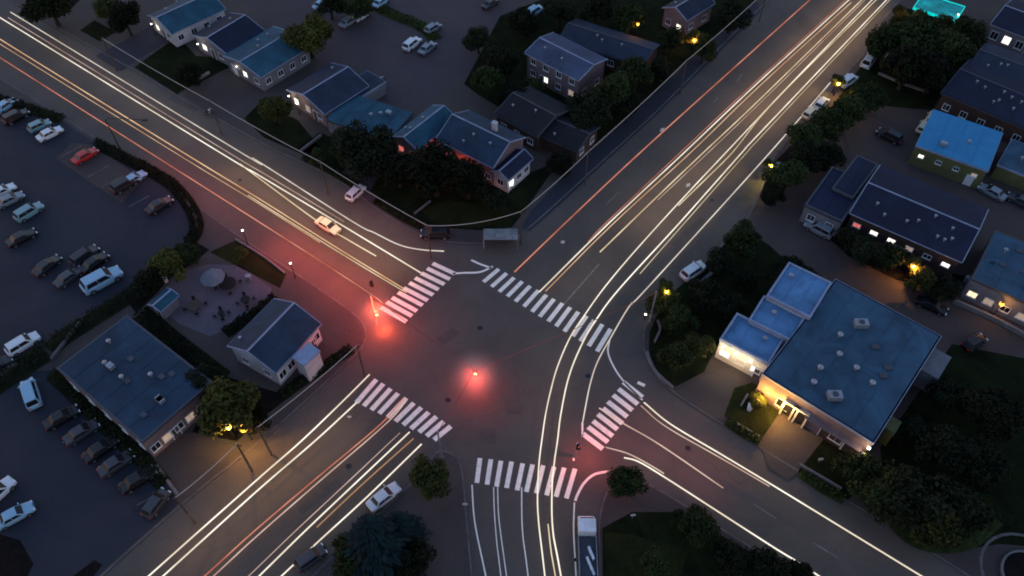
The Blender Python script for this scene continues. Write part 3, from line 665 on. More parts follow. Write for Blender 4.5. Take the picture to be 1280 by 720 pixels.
for a in (.08, .36, .66):
    q = o+d*(a*ln)+nn*.06+Zv*3.2; MB().obox(q, d*.3, nn*.2, Zv*.2).build('wall_lamp', M['lampwhite'], kb, koff); light(0,0,0,190,(1,.78,.5),loc=q+nn*1.3)
s4 = kres[0][0]['b']; o, d, nn, ln = s4
b = MB(); b.obox(o+d*(ln*.20)+Zv*.12, d*2.2, nn*1.6, Zv*3.4); b.build('bay', M['wolive'], kb, koff)
b = MB(); b.obox(o+d*(ln*.74)+Zv*.12, d*4.6, nn*2.6, Zv*3.6); b.build('rear_annex', M['wgrey'], kb, koff)

# ---- porch lamps on the upper houses
LAMPN = [0]
def walllamp(px, py, z, mat, energy, colr, label, h=None):
    """small lantern on a slim post"""
    p = G(px, py, z); r = empty('lamp_post', (p.x, p.y, Zs), 0, label, 'lamp')
    off = Vector((p.x, p.y, Zs))
    MB().tube([(p.x, p.y, Zs), (p.x, p.y, z-.15)], [.09, .05], 8).build('pole', M['metal'], r, off)
    q = .45 if mat == 'lampwhite' else 1.0
    MB().lathe([(.05*q, -.3*q), (.3*q, -.16*q), (.34*q, .16*q), (.05*q, .3*q)], 12, (p.x, p.y, z)).build('lantern', M[mat], r, off, smooth=True)
    MB().lathe([(.2*q, .3*q), (.18*q, .34*q), (.02, .42*q)], 12, (p.x, p.y, z)).build('cap', M['metal'], r, off)
    if energy: light(0, 0, 0, energy*(1.5 if mat != 'lampwhite' else 1), colr, .12, loc=(p.x, p.y, z-.05) if False else (p.x+.0, p.y-.55, z+.1))
    return r
AM, YE, WW = (1,.42,.08), (1,.72,.14), (1,.84,.62)
walllamp(247,55,2.6,'lampwhite',60,WW,'bright lamp at the front of the navy house between the teal roofs')
walllamp(296,83,2.4,'lampwhite',20,WW,'lamp at the front wall of the teal bungalow')
walllamp(189,30,2.6,'lampwhite',25,WW,'lamp before the gable of the top left teal house')
walllamp(361,120,2.8,'lampwhite',80,WW,'upper of two white lamps on the navy house corner')
walllamp(371,129,2.8,'lampwhite',50,WW,'lower of two white lamps on the navy house corner')
walllamp(640,231,2.0,'lampwhite',20,WW,'lamp at the lower end of the corner house')
walllamp(571,178,4.6,'lampwhite',20,WW,'lamp on the long front wall of the corner house')
walllamp(576,208,2.4,'lampred',0,(1,.1,.1),'small red lantern under the trees before the corner house'); light(576,212,2.2,30,(1,.12,.1))
light(541,178,3.0,30,(1,.14,.14))
walllamp(797,30,4.0,'lampwarm',150,AM,'orange lamp among dark trees behind the slate roofed house')
walllamp(868,50,4.2,'lampwarm',990,AM,'strong amber lamp in a tree beside the upper right arm')
walllamp(1128,19,4.2,'lampwarm',780,AM,'amber lamp just left of the cyan canopy')
walllamp(1198,18,3.8,'lampwhite',30,WW,'white lamp right of the cyan canopy')
walllamp(1048,104,3.0,'lampyel',660,(1,.6,.14),'yellow lamp behind the parked cars by the right kerb')
walllamp(963,207,3.2,'lampyel',780,YE,'yellow lamp left of the white umbrella at the right kerb')
walllamp(1141,332,3.2,'lampwarm',960,AM,'amber lamp below the long brick block')
walllamp(833,364,3.4,'lampyel',1080,YE,'yellow lamp on the planted island')
walllamp(807,393,1.2,'lampwhite',6,WW,'small white bollard lamp at the tip of the planted island')
walllamp(306,533,3.6,'lampwarm',1260,AM,'amber lamp beside the dark tree by the lower left arm')
walllamp(286,534,3.4,'lampyel',480,(1,.62,.14),'second dimmer lamp left of the amber one in the dark tree')
walllamp(303,288,3.6,'lampwhite',8,WW,'small white lamp at the tip of the left car park')
walllamp(363,329,3.6,'lampwhite',25,WW,'small white lamp on the footway along the pink trail')
walllamp(1252,380,3.0,'lampwarm',120,AM,'faint amber lamp before the right edge building')
walllamp(1087,75,1.6,'lampwhite',60,WW,'white lamp behind the white van at the upper right kerb')
walllamp(800,590,.9,'lampwhite',6,WW,'small white bollard lamp by the round street tree')

# ---- cyan lit canopy
cp = G(1168, 14, 3.2); A, u, v, L, Wd = rectW((1142,10),(1194,27),(1201,8),3.4)
off = Vector((cp.x, cp.y, Zs)); r = empty('lit_canopy', off, 0, 'glowing cyan canopy at the top right', 'canopy')
A.z = 0; P = lambda a, b, z: A+u*a+v*b+Vector((0, 0, z))
MB().obox(P(0,0,3.3), u*L, v*Wd, Zv*.2).build('roof', M['cyanroof'], r, off)
f = MB(); f.obox(P(-.1,-.12,3.1), u*(L+.2), v*.12, Zv*.55); f.obox(P(-.1,Wd,3.1), u*(L+.2), v*.12, Zv*.55); f.obox(P(-.12,0,3.1), u*.12, v*Wd, Zv*.55); f.obox(P(L,0,3.1), u*.12, v*Wd, Zv*.55); f.build('fascia', M['cyan'], r, off)
for a in (.4, L-.4):
    for b_ in (.4, Wd-.4): MB().tube([P(a, b_, .12), P(a, b_, 3.3)], .12, 8).build('post', M['galv'], r, off)
light(0,0,0,700,(.05,.9,.8),.3,loc=P(L*.7,-2.2,3.6)); light(0,0,0,50,(.05,.9,.85),.3,loc=P(L*.2,Wd/2,4.8)); light(0,0,0,30,(.1,.95,.9),.3,loc=P(L*.8,Wd*.3,4.4))

# ================================================================== TREES
def leaves(rnd, n, rx, rz, size, clumps=9, flat=.35):
    mb = MB(); cs = []
    for k in range(clumps):
        a = rnd.uniform(0, 2*math.pi); e = math.asin(rnd.uniform(-.45, 1)); q = rnd.uniform(.45, .8)
        cs.append((Vector((math.cos(a)*math.cos(e)*rx*q, math.sin(a)*math.cos(e)*rx*q, math.sin(e)*rz*q)), rnd.uniform(.32, .55)))
    cs.append((Vector((0, 0, 0)), .6))
    for k in range(n):
        c, s_ = rnd.choice(cs); d = Vector((rnd.gauss(0, 1), rnd.gauss(0, 1), rnd.gauss(0, 1))).normalized()*(rnd.random()**.4)
        p = c+Vector((d.x*rx*s_, d.y*rx*s_, d.z*rz*s_)); sz = size*rnd.uniform(.6, 1.4)
        nrm = (d+Vector((rnd.gauss(0, .6), rnd.gauss(0, .6), rnd.gauss(0, .6)+.4))).normalized()
        a = nrm.orthogonal().normalized(); b_ = nrm.cross(a); an = rnd.uniform(0, 6.28); a, b_ = a*math.cos(an)+b_*math.sin(an), b_*math.cos(an)-a*math.sin(an)
        mb.quad(p-a*sz, p+b_*sz*.55, p+a*sz, p-b_*sz*.55)
    return mb
PROTO = {}
def proto(kind, i, mat):
    key = (kind, i, mat)
    if key in PROTO: return PROTO[key]
    rnd = random.Random(hash_((kind, i)))
    if kind == 'round':
        cr = leaves(rnd, 5200, 1.0, .9, .072, 12+i)
        me = cr.mesh('crown', M[mat])
        t = MB(); t.tube([(0, 0, -1.9), (0.02, 0, -1.0), (0, .03, -.2)], [.10, .075, .04], 8)
        for k in range(5):
            a = k*1.256+i; t.tube([(0, 0, -1.0+.1*k), (math.cos(a)*.3, math.sin(a)*.3, -.5+.1*k), (math.cos(a)*.6, math.sin(a)*.6, -.1+.1*k)], [.045, .03, .012], 6)
        tm = t.mesh('trunk', M['bark'])
    else:
        mb = MB()
        for k in range(14):
            z = -1+2.6*k/13; rr = (1-(k/13))**.85*1.0+.06
            for q in range(int(300*rr)+30):
                a = rnd.uniform(0, 6.28); m_ = rr*(rnd.random()**.5)*(1+.16*math.sin(a*7+k*1.7)); p = Vector((math.cos(a)*m_, math.sin(a)*m_, z-m_*.25+rnd.uniform(-.07, .07)))
                s_ = rnd.uniform(.05, .10); d = Vector((math.cos(a), math.sin(a), -.35)).normalized(); sd_ = Vector((-math.sin(a), math.cos(a), rnd.uniform(-.5, .5)))
                mb.quad(p-d*s_*1.4, p+sd_*s_*.5, p+d*s_*1.4, p-sd_*s_*.5)
        me = mb.mesh('crown', M[mat]); t = MB(); t.tube([(0, 0, -1.5), (0, 0, 1.4)], [.09, .015], 8); tm = t.mesh('trunk', M['bark'])
    PROTO[key] = (me, tm); return PROTO[key]
def hash_(t): return sum(ord(c)*(i+3) for i, c in enumerate(str(t)))
TI = [0]
def tree(px, py, rpx, label, mat='leaf', kind='round', zc=None, group='trees and tall shrubs in the gardens'):
    TI[0] += 1; i = TI[0] % 5
    p0 = G(px, py, 3); dist = (p0-Vector((0, 0, CAMH))).length; r = rpx*dist/FPX*1.3
    zc = zc or max(r*.95, min(r*1.12, 4.6)); p = G(px, py, zc)
    me, tm = proto(kind, i, mat)
    root = empty('pine_tree' if kind == 'cone' else 'tree', (p.x, p.y, Zs), random.uniform(0, 6.28), label, 'tree', group)
    c = bpy.data.objects.new('crown', me); col.objects.link(c); c.parent = root; c.location = (0, 0, zc-Zs); c.scale = (r, r*random.uniform(.85, 1.1), r*random.uniform(.8, 1.05))
    t = bpy.data.objects.new('trunk', tm); col.objects.link(t); t.parent = root; h = (zc-Zs); bot = 1.9 if kind == 'round' else 1.5
    t.location = (0, 0, h); t.scale = (r*.9, r*.9, h/bot)
    return root
BG = 'dark trees that fill the back gardens'
T = [
 (385,46,23,'broad round olive tree behind the teal roofed bungalow','leafy'),
 (598,50,13,'slim tree at the edge of the upper car park','leaf'),(622,74,18,'bushy tree just below the slim car park tree','leafdark'),
 (655,28,15,'dark tree left of the grey blue house at the top','leafdark'),(610,100,17,'tree standing over the back fence of the corner house','leaf'),
 (640,118,15,'low dark tree between car park and black roofed house','leafdark'),
 (700,15,16,'dark tree above the slate roofed house, left one','leafdark'),(745,10,17,'dark tree above the slate roofed house, middle one','leafdark'),(785,22,15,'dark tree beside the orange lamp','leaf'),
 (842,50,15,'dark tree just left of the strong amber lamp','leaf'),(880,62,13,'olive tree lit by the strong amber lamp','leafy'),(915,20,15,'dark tree at the top beside the red trail','leafdark'),
 (762,112,22,'large dark tree right of the grey blue house','leaf'),(735,135,20,'large dark tree below the grey blue house','leafdark'),(795,92,18,'dark tree below the right end of the slate roof','leaf'),
 (720,160,15,'dark tree over the second black roof','leafdark'),(785,135,14,'tree near the kerb of the upper right arm','leafdark'),(828,84,14,'tree between the amber lamp and the kerb','leafdark'),
 (700,205,13,'small tree at the right end of the front lawn','leafdark'),(668,110,12,'shrub in front of the grey blue house','leaf'),
 (345,136,15,'olive tree between driveway and navy house','leafy'),(462,188,27,'big dark tree below the teal garage','leafdark'),(425,178,15,'tree left of the big dark tree by the garage','leaf'),
 (497,212,20,'dark tree before the teal wing of the corner house','leafdark'),(543,215,32,'largest dark maple on the front lawn','leafdark'),(585,228,20,'dark tree right of the big maple','leafdark'),
 (622,252,13,'small tree before the white end of the corner house','leafdark'),(395,196,10,'low shrub beside the third lawn','leaf'),(238,92,11,'dark shrub on the second lawn','leafdark'),
 (155,22,15,'dark tree left of the first teal house','leafdark'),(60,5,20,'dark tree at the top left corner','leafdark'),(135,10,10,'lit shrub near the top left edge','leafy'),
 (412,5,14,'shrub in the upper car park island, left one','leaf'),(445,8,13,'shrub in the upper car park island, second one','leaf'),
 (1105,52,17,'tree left below the cyan canopy','leaf'),(1125,32,12,'small tree lit amber at the cyan canopy','leafy'),(1148,52,22,'tree lit cyan right under the canopy','leaf'),(1182,58,20,'tree right of the cyan lit one','leaf'),
 (1208,44,16,'tree by the white lamp right of the canopy','leaf'),(1135,86,22,'dark tree in the middle of the wooded corner','leafdark'),(1168,92,19,'dark tree left of the wide navy roof','leafdark'),
 (1085,120,14,'tree just behind the white van','leaf'),(1062,142,17,'tree behind the umbrella topped car','leaf'),(1035,155,17,'tree at the kerb below the parked cars','leaf'),(1008,172,17,'next tree down the right kerb','leaf'),
 (1005,200,16,'dark tree between kerb and small car park','leafdark'),(982,222,17,'tree below the yellow lamp at the kerb','leaf'),(968,245,12,'lowest tree of the kerb strip','leafdark'),(1035,195,15,'dark tree in the small brown car park','leafdark'),
 (1062,300,14,'bushy tree at the left end of the brick wall','leafdark'),(1085,314,17,'second bushy tree under the brick wall','leafdark'),(1112,324,14,'third bushy tree under the brick wall','leaf'),(1150,350,14,'olive shrub by the lower amber lamp','leafy'),(1178,360,13,'small tree right of the lower amber lamp','leafdark'),
 (927,300,18,'upright green tree at the top of the planted island','leaf'),(900,330,15,'tree beside the blue and white car','leafdark'),(830,380,15,'olive tree under the yellow island lamp','leafy'),(852,400,18,'broad shrub in the middle of the island','leaf'),
 (882,370,17,'dark shrub at the back of the island','leafdark'),(846,445,17,'green shrub at the front tip of the island','leaf'),(875,430,16,'olive shrub beside the driveway mouth','leafy'),(912,385,16,'dark shrub left of the pale roof wings','leafdark'),(930,350,14,'dark shrub above the pale roof wings','leafdark'),
 (1140,625,33,'big tree at the corner of the dark park','leafdark'),(1165,655,24,'olive tree nearest the side street','leafy'),(1100,612,24,'tree left of the big park tree','leaf'),(1072,590,18,'shrub behind the low white wall','leaf'),
 (1195,625,26,'tree right of the big park tree','leafdark'),(1225,580,22,'dark tree deeper in the park','leafdark'),(1180,560,24,'dark tree behind the commercial building','leafdark'),(1245,520,26,'dark tree near the right edge of the park','leafdark'),(1190,500,18,'dark tree beside the rear annex','leafdark'),(1135,540,16,'dark tree at the lower end of the blue roof','leafdark'),
 (783,602,18,'compact green street tree at the side street corner','leaf'),(875,660,20,'green street tree beside the lower side street trail','leaf'),(848,648,9,'tiny tree left of the green street tree','leaf'),
 (540,594,20,'olive street tree at the lower crosswalk','leafy'),(438,692,24,'dark bush left of the blue spruce','leaf'),(515,700,20,'dark bush right of the blue spruce','leafdark'),
 (285,508,32,'large dark tree lit by the amber lamp','leafy'),(258,478,18,'dark tree at the right corner of the flat blue roof','leafdark'),(318,518,16,'shrub by the cable post','leafdark'),
 (213,333,18,'round olive shrub at the patio corner','leafy'),(232,318,13,'shrub at the tip of the car park hedge','leaf'),(185,352,15,'shrub above the teal shed','leafdark'),(300,318,8,'little shrub in the olive grass strip','leafy'),
 (960,712,18,'dark tree at the bottom beside the side street','leafdark'),(1000,720,14,'small dark tree at the bottom right of it','leafdark'),(915,700,18,'dark shrub below the green street tree','leafdark'),(820,705,15,'shrub in the grass beside the truck','leaf'),
 (1236,345,12,'tree at the corner of the right edge building','leafdark'),(945,500,9,'small palm like shrub on the lit lawn','leafy'),
]
for t in T: tree(*t)
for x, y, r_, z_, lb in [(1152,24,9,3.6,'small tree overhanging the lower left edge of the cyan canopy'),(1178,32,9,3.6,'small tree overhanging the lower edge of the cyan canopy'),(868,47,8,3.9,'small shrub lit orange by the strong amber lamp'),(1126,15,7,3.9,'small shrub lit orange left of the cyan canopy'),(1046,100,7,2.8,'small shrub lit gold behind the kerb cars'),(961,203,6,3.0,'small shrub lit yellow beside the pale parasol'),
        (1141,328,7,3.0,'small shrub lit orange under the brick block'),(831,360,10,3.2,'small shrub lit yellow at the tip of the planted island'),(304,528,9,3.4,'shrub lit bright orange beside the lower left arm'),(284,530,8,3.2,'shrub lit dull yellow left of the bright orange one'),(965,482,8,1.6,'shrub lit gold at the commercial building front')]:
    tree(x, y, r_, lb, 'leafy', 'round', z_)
tree(470,682,40,'tall blue green spruce at the bottom beside the lower left arm','leafteal','cone',zc=5)
tree(500,660,22,'smaller blue green spruce behind the tall one','leafteal','cone',zc=4)

def hedge(px, wd, h, label, mat='leafdark', dens=60):
    P = catmull([G(x, y, .12) for x, y in px], 4); rnd = random.Random(int(px[0][0]*3+px[0][1]))
    c = P[len(P)//2].copy(); mb = MB(); core = MB()
    for k in range(len(P)-1):
        a, b_ = P[k], P[k+1]; ln = (b_-a).length; d = (b_-a).normalized() if ln > 0 else Vector((1, 0, 0)); s_ = Vector((-d.y, d.x, 0))
        for q in range(int(ln*dens)+1):
            t = rnd.random(); hh = h*(.75+.35*math.sin(k*2.3+t*3)*.5+.2*rnd.random()); z = rnd.uniform(.1, 1)**.5*hh
            w_ = wd/2*(1.05-.3*z/h)*rnd.uniform(-1, 1)*rnd.uniform(.8, 1.15)
            p = a+(b_-a)*t+s_*w_+Vector((0, 0, z)); sz = .2*rnd.uniform(.6, 1.5)
            n_ = Vector((rnd.gauss(0, .7), rnd.gauss(0, .7), 1)).normalized(); e = n_.orthogonal().normalized(); f_ = n_.cross(e)
            mb.quad(p-e*sz, p+f_*sz*.6, p+e*sz, p-f_*sz*.6)
    ribbon_mb([p+Vector((0, 0, .03)) for p in P], wd*1.15, mb=mb)
    o = mb.build('hedge', M[mat], None, c); o.location = c
    return tag(o, label, 'hedge', 'clipped and rough hedges')
hedge([(-20,118),(40,138),(78,150)], 2.0, 1.2, 'rough hedge along the kerb above the white and teal cars')
hedge([(120,180),(152,196),(208,226),(236,256),(246,284),(236,306)], 2.0, 1.2, 'dark hedge curling round the tip of the left car park')
hedge([(225,322),(190,352),(150,378),(112,402),(78,424),(62,438)], 2.6, 1.4, 'dark hedge between left car park and flat blue roof', 'leafdark')
hedge([(58,440),(40,452),(16,468),(-20,492)], 3.2, 1.3, 'dark hedge at the left edge above the pale blue van')
hedge([(66,468),(100,500),(140,540),(178,575),(205,606)], 1.8, 1.0, 'low hedge between the dark parked cars and the flat blue roof')
hedge([(176,392),(215,425),(250,452),(278,474)], 2.6, 1.4, 'hedge between patio and flat blue roof')
hedge([(282,418),(310,398),(345,372)], 1.6, 1.2, 'hedge between patio and white gabled house')
hedge([(440,436),(400,462),(352,494)], 1.6, .9, 'low dark hedge under the white house wall')
hedge([(457,2),(490,18),(528,34),(545,50)], 2.6, .9, 'long low hedge island in the upper car park','leaf')
hedge([(1022,352),(985,326),(960,350)], 1.6, 1.0, 'low hedge behind the pale roof wings')
hedge([(1000,592),(1030,612),(1054,625)], 1.2, .9, 'low hedge along the street right of the forecourt','leaf')
hedge([(908,527),(928,541),(950,553)], 1.2, .9, 'low hedge at the street side of the lit lawn','leaf')
hedge([(1104,608),(1120,640),(1150,668),(1200,668),(1236,640)], 3.5, 1.6, 'hedge around the corner of the dark park','leaf')
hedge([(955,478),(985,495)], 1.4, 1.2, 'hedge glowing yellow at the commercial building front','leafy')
hedge([(380,196),(418,216),(452,236)], 1.5, .6, 'low ground shrubs behind the small white hatchback','leafdark')
hedge([(470,250),(505,272),(530,284)], 1.6, .6, 'low ground shrubs along the cable towards the dark suv','leafdark')

# ================================================================== LOW WALLS, STRIPS
def lowwall(px, wd, h, label, mat='conc'):
    P = [G(x, y, .12) for x, y in px]; P = catmull(P, 5) if len(P) > 2 else P; mb = MB()
    c = P[0].copy()
    for k in range(len(P)-1):
        d = (P[k+1]-P[k]).normalized(); s_ = Vector((-d.y, d.x, 0))*wd
        mb.obox(P[k]-s_/2, P[k+1]-P[k]+d*.01, s_, Vector((0, 0, h+.002*(k % 2))))
    o = mb.build('low_wall', M[mat], None, c); o.location = c
    return tag(o, label, 'low wall', 'low concrete walls')
lowwall([(809,440),(812,452),(822,468),(841,485)], .35, .3, 'curved pale wall round the front of the planted island')
lowwall([(818,428),(825,412),(822,401)], .3, .3, 'short pale wall at the left of the planted island')
lowwall([(884,331),(910,298)], .3, .4, 'straight pale wall beside the blue and white car')
lowwall([(870,366),(880,350),(905,332)], .5, .4, 'pale path edge below the blue and white car')
lowwall([(909,524),(948,547)], .25, .45, 'pale wall at the foot of the lit lawn')
lowwall([(998,581),(1051,612)], .25, .45, 'pale wall right of the forecourt')
lowwall([(926,508),(934,494)], .25, .4, 'small pale wall piece on the lit lawn')
lowwall([(295,300),(330,322),(356,342)], .25, .4, 'thin pale wall above the olive grass strip')
lowwall([(1098,92),(1128,105),(1160,116)], .5, .3, 'pale path wall through the wooded corner')
lowwall([(1104,76),(1125,48)], .3, .5, 'straight pale wall below the cyan canopy')
lowwall([(1190,378),(1240,400),(1285,424)], .4, .8, 'long pale wall left of the right edge building')
lowwall([(241,104),(262,92)], .4, .5, 'short pale wall beside the warm brown driveway','oldpaint')
lowwall([(376,190),(402,170)], .3, .5, 'pale wall beside the third driveway')
lowwall([(518,268),(538,252)], .25, .3, 'pale edging on the front lawn')
lowwall([(65,450),(105,398)], .3, .5, 'pale wall by the hedge above the flat blue roof')
lowwall([(232,250),(243,268),(246,285)], .4, .3, 'pale kerb inside the hedge tip')
lowwall([(196,582),(222,618)], .4, .3, 'pale kerb at the corner of the lower car park')
lowwall([(0,470),(22,455)], .4, .5, 'pale wall at the left edge below the white car')

# ================================================================== CABLES AND POLES
def pole(px, py, h, label, arm=None, zb=Zs):
    p = G(px, py, zb); r = empty('utility_pole', p, 0, label, 'utility pole')
    MB().tube([(0, 0, 0), (0, 0, h)], [.16, .10], 10).build('shaft', M['wood'], r)
    MB().obox((-.7, -.06, h-.5), (1.4, 0, 0), (0, .12, 0), (0, 0, .12)).build('crossarm', M['wood'], r)
    for x in (-.6, 0, .6): MB().lathe([(.05, 0), (.07, .08), (.03, .18)], 8, (x, 0, h-.38 if x else h)).build('insulator', M['galv'], r)
    return p
def cable(a, b_, sag, label, r=.045, mat='galv', seg=14):
    a, b_ = Vector(a), Vector(b_); P = [a.lerp(b_, t/seg)-Vector((0, 0, sag*4*(t/seg)*(1-t/seg))) for t in range(seg+1)]
    o = MB().tube([p-a for p in P], r, 5).build('overhead_cable', M[mat]); o.location = a
    return tag(o, label, 'cable', 'overhead cables')
M['wire'] = pm('red_glow_cable', (0.20,0.05,0.04), rough=.6)  # red signal glow on the span wires is put into their colour
M['cab'] = pm('pale_cable', (0.5,0.43,0.38), rough=.6)
HH = 7.5
def top(px, py): return G(px, py, HH)
def polecab(pts, labels, plabels):
    for (x, y), lb in zip(pts, plabels):
        if lb is None: continue
        t = top(x, y); r = empty('utility_pole', (t.x, t.y, Zs), 0, lb, 'utility pole', 'wooden utility poles')
        MB().tube([(0, 0, 0), (0, 0, HH-Zs+.1)], [.15, .09], 10).build('shaft', M['wood'], r)
        MB().obox((-.5, -.05, HH-Zs-.35), (1.0, 0, 0), (0, .1, 0), (0, 0, .1)).build('crossarm', M['wood'], r)
        MB().lathe([(.05, 0), (.08, .08), (.03, .2)], 8, (0, 0, HH-Zs+.05)).build('insulator', M['galv'], r)
    for i, lb in enumerate(labels): cable(top(*pts[i]), top(*pts[i+1]), .35 if i != 3 else 1.0, lb, .05, 'cab')
polecab([(128,48),(262,126),(400,202),(534,282),(652,264)], ['cable over the first driveways of the upper left arm','cable passing the parked motorbike','cable over the small white hatchback','cable sagging round the junction corner'],
        ['pole beside the first grey driveway','pole beside the parked motorbike','pole at the short grey driveway','pole behind the dark suv at the corner','pole at the left kerb of the upper right arm'])
polecab([(652,264),(735,190),(858,76),(960,-14)], ['cable along the left kerb from the corner','middle cable along the left kerb of the upper right arm','upper cable beside the amber lamp'],
        [None,'pole behind the second black roof','pole beside the strong amber lamp','pole at the top edge beside the red trail'])
polecab([(446,432),(322,534)], ['cable beside the white gabled house'], ['pole at the red lit corner','pole right of the amber lamp'])
polecab([(296,555),(219,622)], ['cable along the kerb by the lower car park'], ['pole left of the amber lamp','pole at the corner of the lower car park'])

# mast arm street lamp over the upper left arm
p = G(150, 186, Zs); r = empty('street_lamp', p, 0, 'dark mast arm street lamp reaching over the pink trail', 'street lamp')
q = G(186, 151, 7.0)-p
MB().tube([(0, 0, 0), (0, 0, 6.6), (q.x*.1, q.y*.1, 6.9)], [.13, .09, .07], 8).build('pole', M['metal'], r)
MB().tube([(q.x*.1, q.y*.1, 6.9), (q.x*.5, q.y*.5, 7.0), (q.x*.9, q.y*.9, 7.0)], .06, 8).build('arm', M['metal'], r)
MB().obox((q.x*.9-.35, q.y*.9-.2, 6.9), (.9, 0, 0), (0, .4, 0), (0, 0, .2)).build('lamp_head', M['metal'], r)

# ---- traffic signals on span wires
def signal(loc, face, label, lit=True, energy=2500):
    r = empty('traffic_signal', loc, face, label, 'traffic signal', 'traffic signals hung over the junction')
    MB().box(-.2, .2, -.02, .26, -1.15, 0).build('housing', M['metal'], r)
    b = MB(); b.box(-.32, .32, .26, .28, -1.27, .12); b.build('backplate', M['metal'], r)
    for k, mt in enumerate(('lampred' if lit else 'metal', 'metal', 'metal')):
        z = -.2-.37*k
        l_ = MB(); n = 16
        l_.poly([(math.cos(2*math.pi*q/n)*.17, -.03, z+math.sin(2*math.pi*q/n)*.17) for q in range(n)]); l_.build('lens', M[mt], r, label='glowing red lens' if k == 0 and lit else None)
        v_ = MB(); v0 = len(v_.v)
        for q in range(9):
            a = math.pi*q/8; v_.v += [Vector((math.cos(a)*.17, -.02, z+math.sin(a)*.17)), Vector((math.cos(a)*.18, (-.07 if (k == 0 and lit) else -.24), z+math.sin(a)*.18))]
        for q in range(8): i = 2*q; v_.f.append((i, i+1, i+3, i+2))
        v_.build('visor', M['metal'], r)
    MB().tube([(0, .1, 0), (0, .1, .45)], .03, 6).build('hanger', M['galv'], r)
    return r
ZS = 3.7
s1 = G(594, 467, ZS-.2); s2 = G(471, 394, 2.7)
signal((s1.x, s1.y, ZS), 0, 'glowing red traffic signal hung over the middle of the junction')
light(0, 0, 0, 900, (1, .055, .022), .12, 'signal_light', loc=(s1.x, s1.y-.5, ZS-.3))
light(0, 0, 0, 260, (1, .055, .022), .12, 'signal_light', loc=(s1.x, s1.y-.2, 1.6))
signal((s2.x, s2.y, 3.0), R(35), 'brightest red traffic signal on the post at the left corner')
light(0, 0, 0, 2600, (1, .085, .03), .2, 'signal_light', loc=(s2.x+.2, s2.y-.8, 5.0))
light(0, 0, 0, 900, (1, .10, .035), .2, 'signal_light', loc=(s2.x+.9, s2.y-.7, .9))
signal(G(463, 352, 5.6), R(-60), 'dark traffic signal seen from behind, over the upper left crosswalk', lit=False)
def sigpole(loc, h, label):
    r = empty('signal_pole', (loc[0], loc[1], 0.0), 0, label, 'pole', 'steel poles of the signal wires')
    MB().lathe([(.3, 0), (.3, .12), (.17, .18)], 12).build('base', M['conc'], r)
    MB().tube([(0, 0, .12), (0, 0, h)], [.15, .10], 10).build('shaft', M['galv'], r)
    MB().lathe([(.12, h), (.12, h+.08), (.01, h+.16)], 10).build('cap', M['galv'], r)
    return Vector((loc[0], loc[1], h-.1))
pA = sigpole(s2+Vector((-.35, .35, 0)), 7, 'steel pole carrying the brightest red signal')
pB = sigpole(G(552, 572), 7, 'steel pole at the lower crosswalk beside the olive street tree')
pC = sigpole(G(812, 402), 7, 'steel pole at the left tip of the planted island')
hub = Vector((s1.x, s1.y+.1, ZS+.45))
def halo(c, rad, dens, label):  # added volume for the red lens glow, denser towards the lamp
    m = bpy.data.materials.new('halo_volume'); m.use_nodes = True; n = m.node_tree.nodes; l = m.node_tree.links; n.remove(n['Principled BSDF'])
    tc = n.new('ShaderNodeTexCoord'); ln_ = n.new('ShaderNodeVectorMath'); ln_.operation = 'LENGTH'; l.new(tc.outputs['Object'], ln_.inputs[0])
    mr = n.new('ShaderNodeMapRange'); mr.interpolation_type = 'SMOOTHSTEP'; mr.inputs['From Min'].default_value = 0; mr.inputs['From Max'].default_value = rad
    mr.inputs['To Min'].default_value = 1; mr.inputs['To Max'].default_value = 0; l.new(ln_.outputs['Value'], mr.inputs['Value'])
    vs = n.new('ShaderNodeVolumeScatter'); pw = n.new('ShaderNodeMath'); pw.operation = 'POWER'; pw.inputs[1].default_value = 2.2; l.new(mr.outputs[0], pw.inputs[0]); mu = n.new('ShaderNodeMath'); mu.operation = 'MULTIPLY'; mu.inputs[1].default_value = dens; l.new(pw.outputs[0], mu.inputs[0]); l.new(mu.outputs[0], vs.inputs['Density']); l.new(vs.outputs[0], n['Material Output'].inputs['Volume'])
    mb = MB(); mb.lathe([(rad*math.sin(math.pi*k/12)+.001, -rad*math.cos(math.pi*k/12)) for k in range(13)], 20)
    o = mb.build('halo', m); o.location = c; tag(o, label, 'halo', kind='stuff')
halo((s1.x, s1.y-.4, ZS-.1), 5.0, .16, 'added haze lit red around the middle traffic signal')
halo((s2.x+.3, s2.y-.4, 3.8), 5.0, .08, 'added haze lit red around the corner traffic signal')
s3 = G(724, 556, 3.4)  # added signal and lamp that tint the side street pink
signal(s3, R(70), 'added red signal beside the pink crosswalk, tinting the side street pink')
light(0, 0, 0, 900, (1, .13, .09), .2, 'signal_light', loc=(s3.x+1.2, s3.y-.2, 3.2))
sigpole(s3+Vector((-.3, .1, 0)), 3.6, 'short post of the added signal beside the pink crosswalk')
cable(pA, hub, .25, 'span wire from the brightest red signal to the middle one', .045, 'wire')
cable(hub, pB, .1, 'span wire from the middle signal to the lower crosswalk pole', .045, 'wire')
cable(hub, pC, .35, 'span wire from the middle signal to the planted island pole', .045, 'wire')

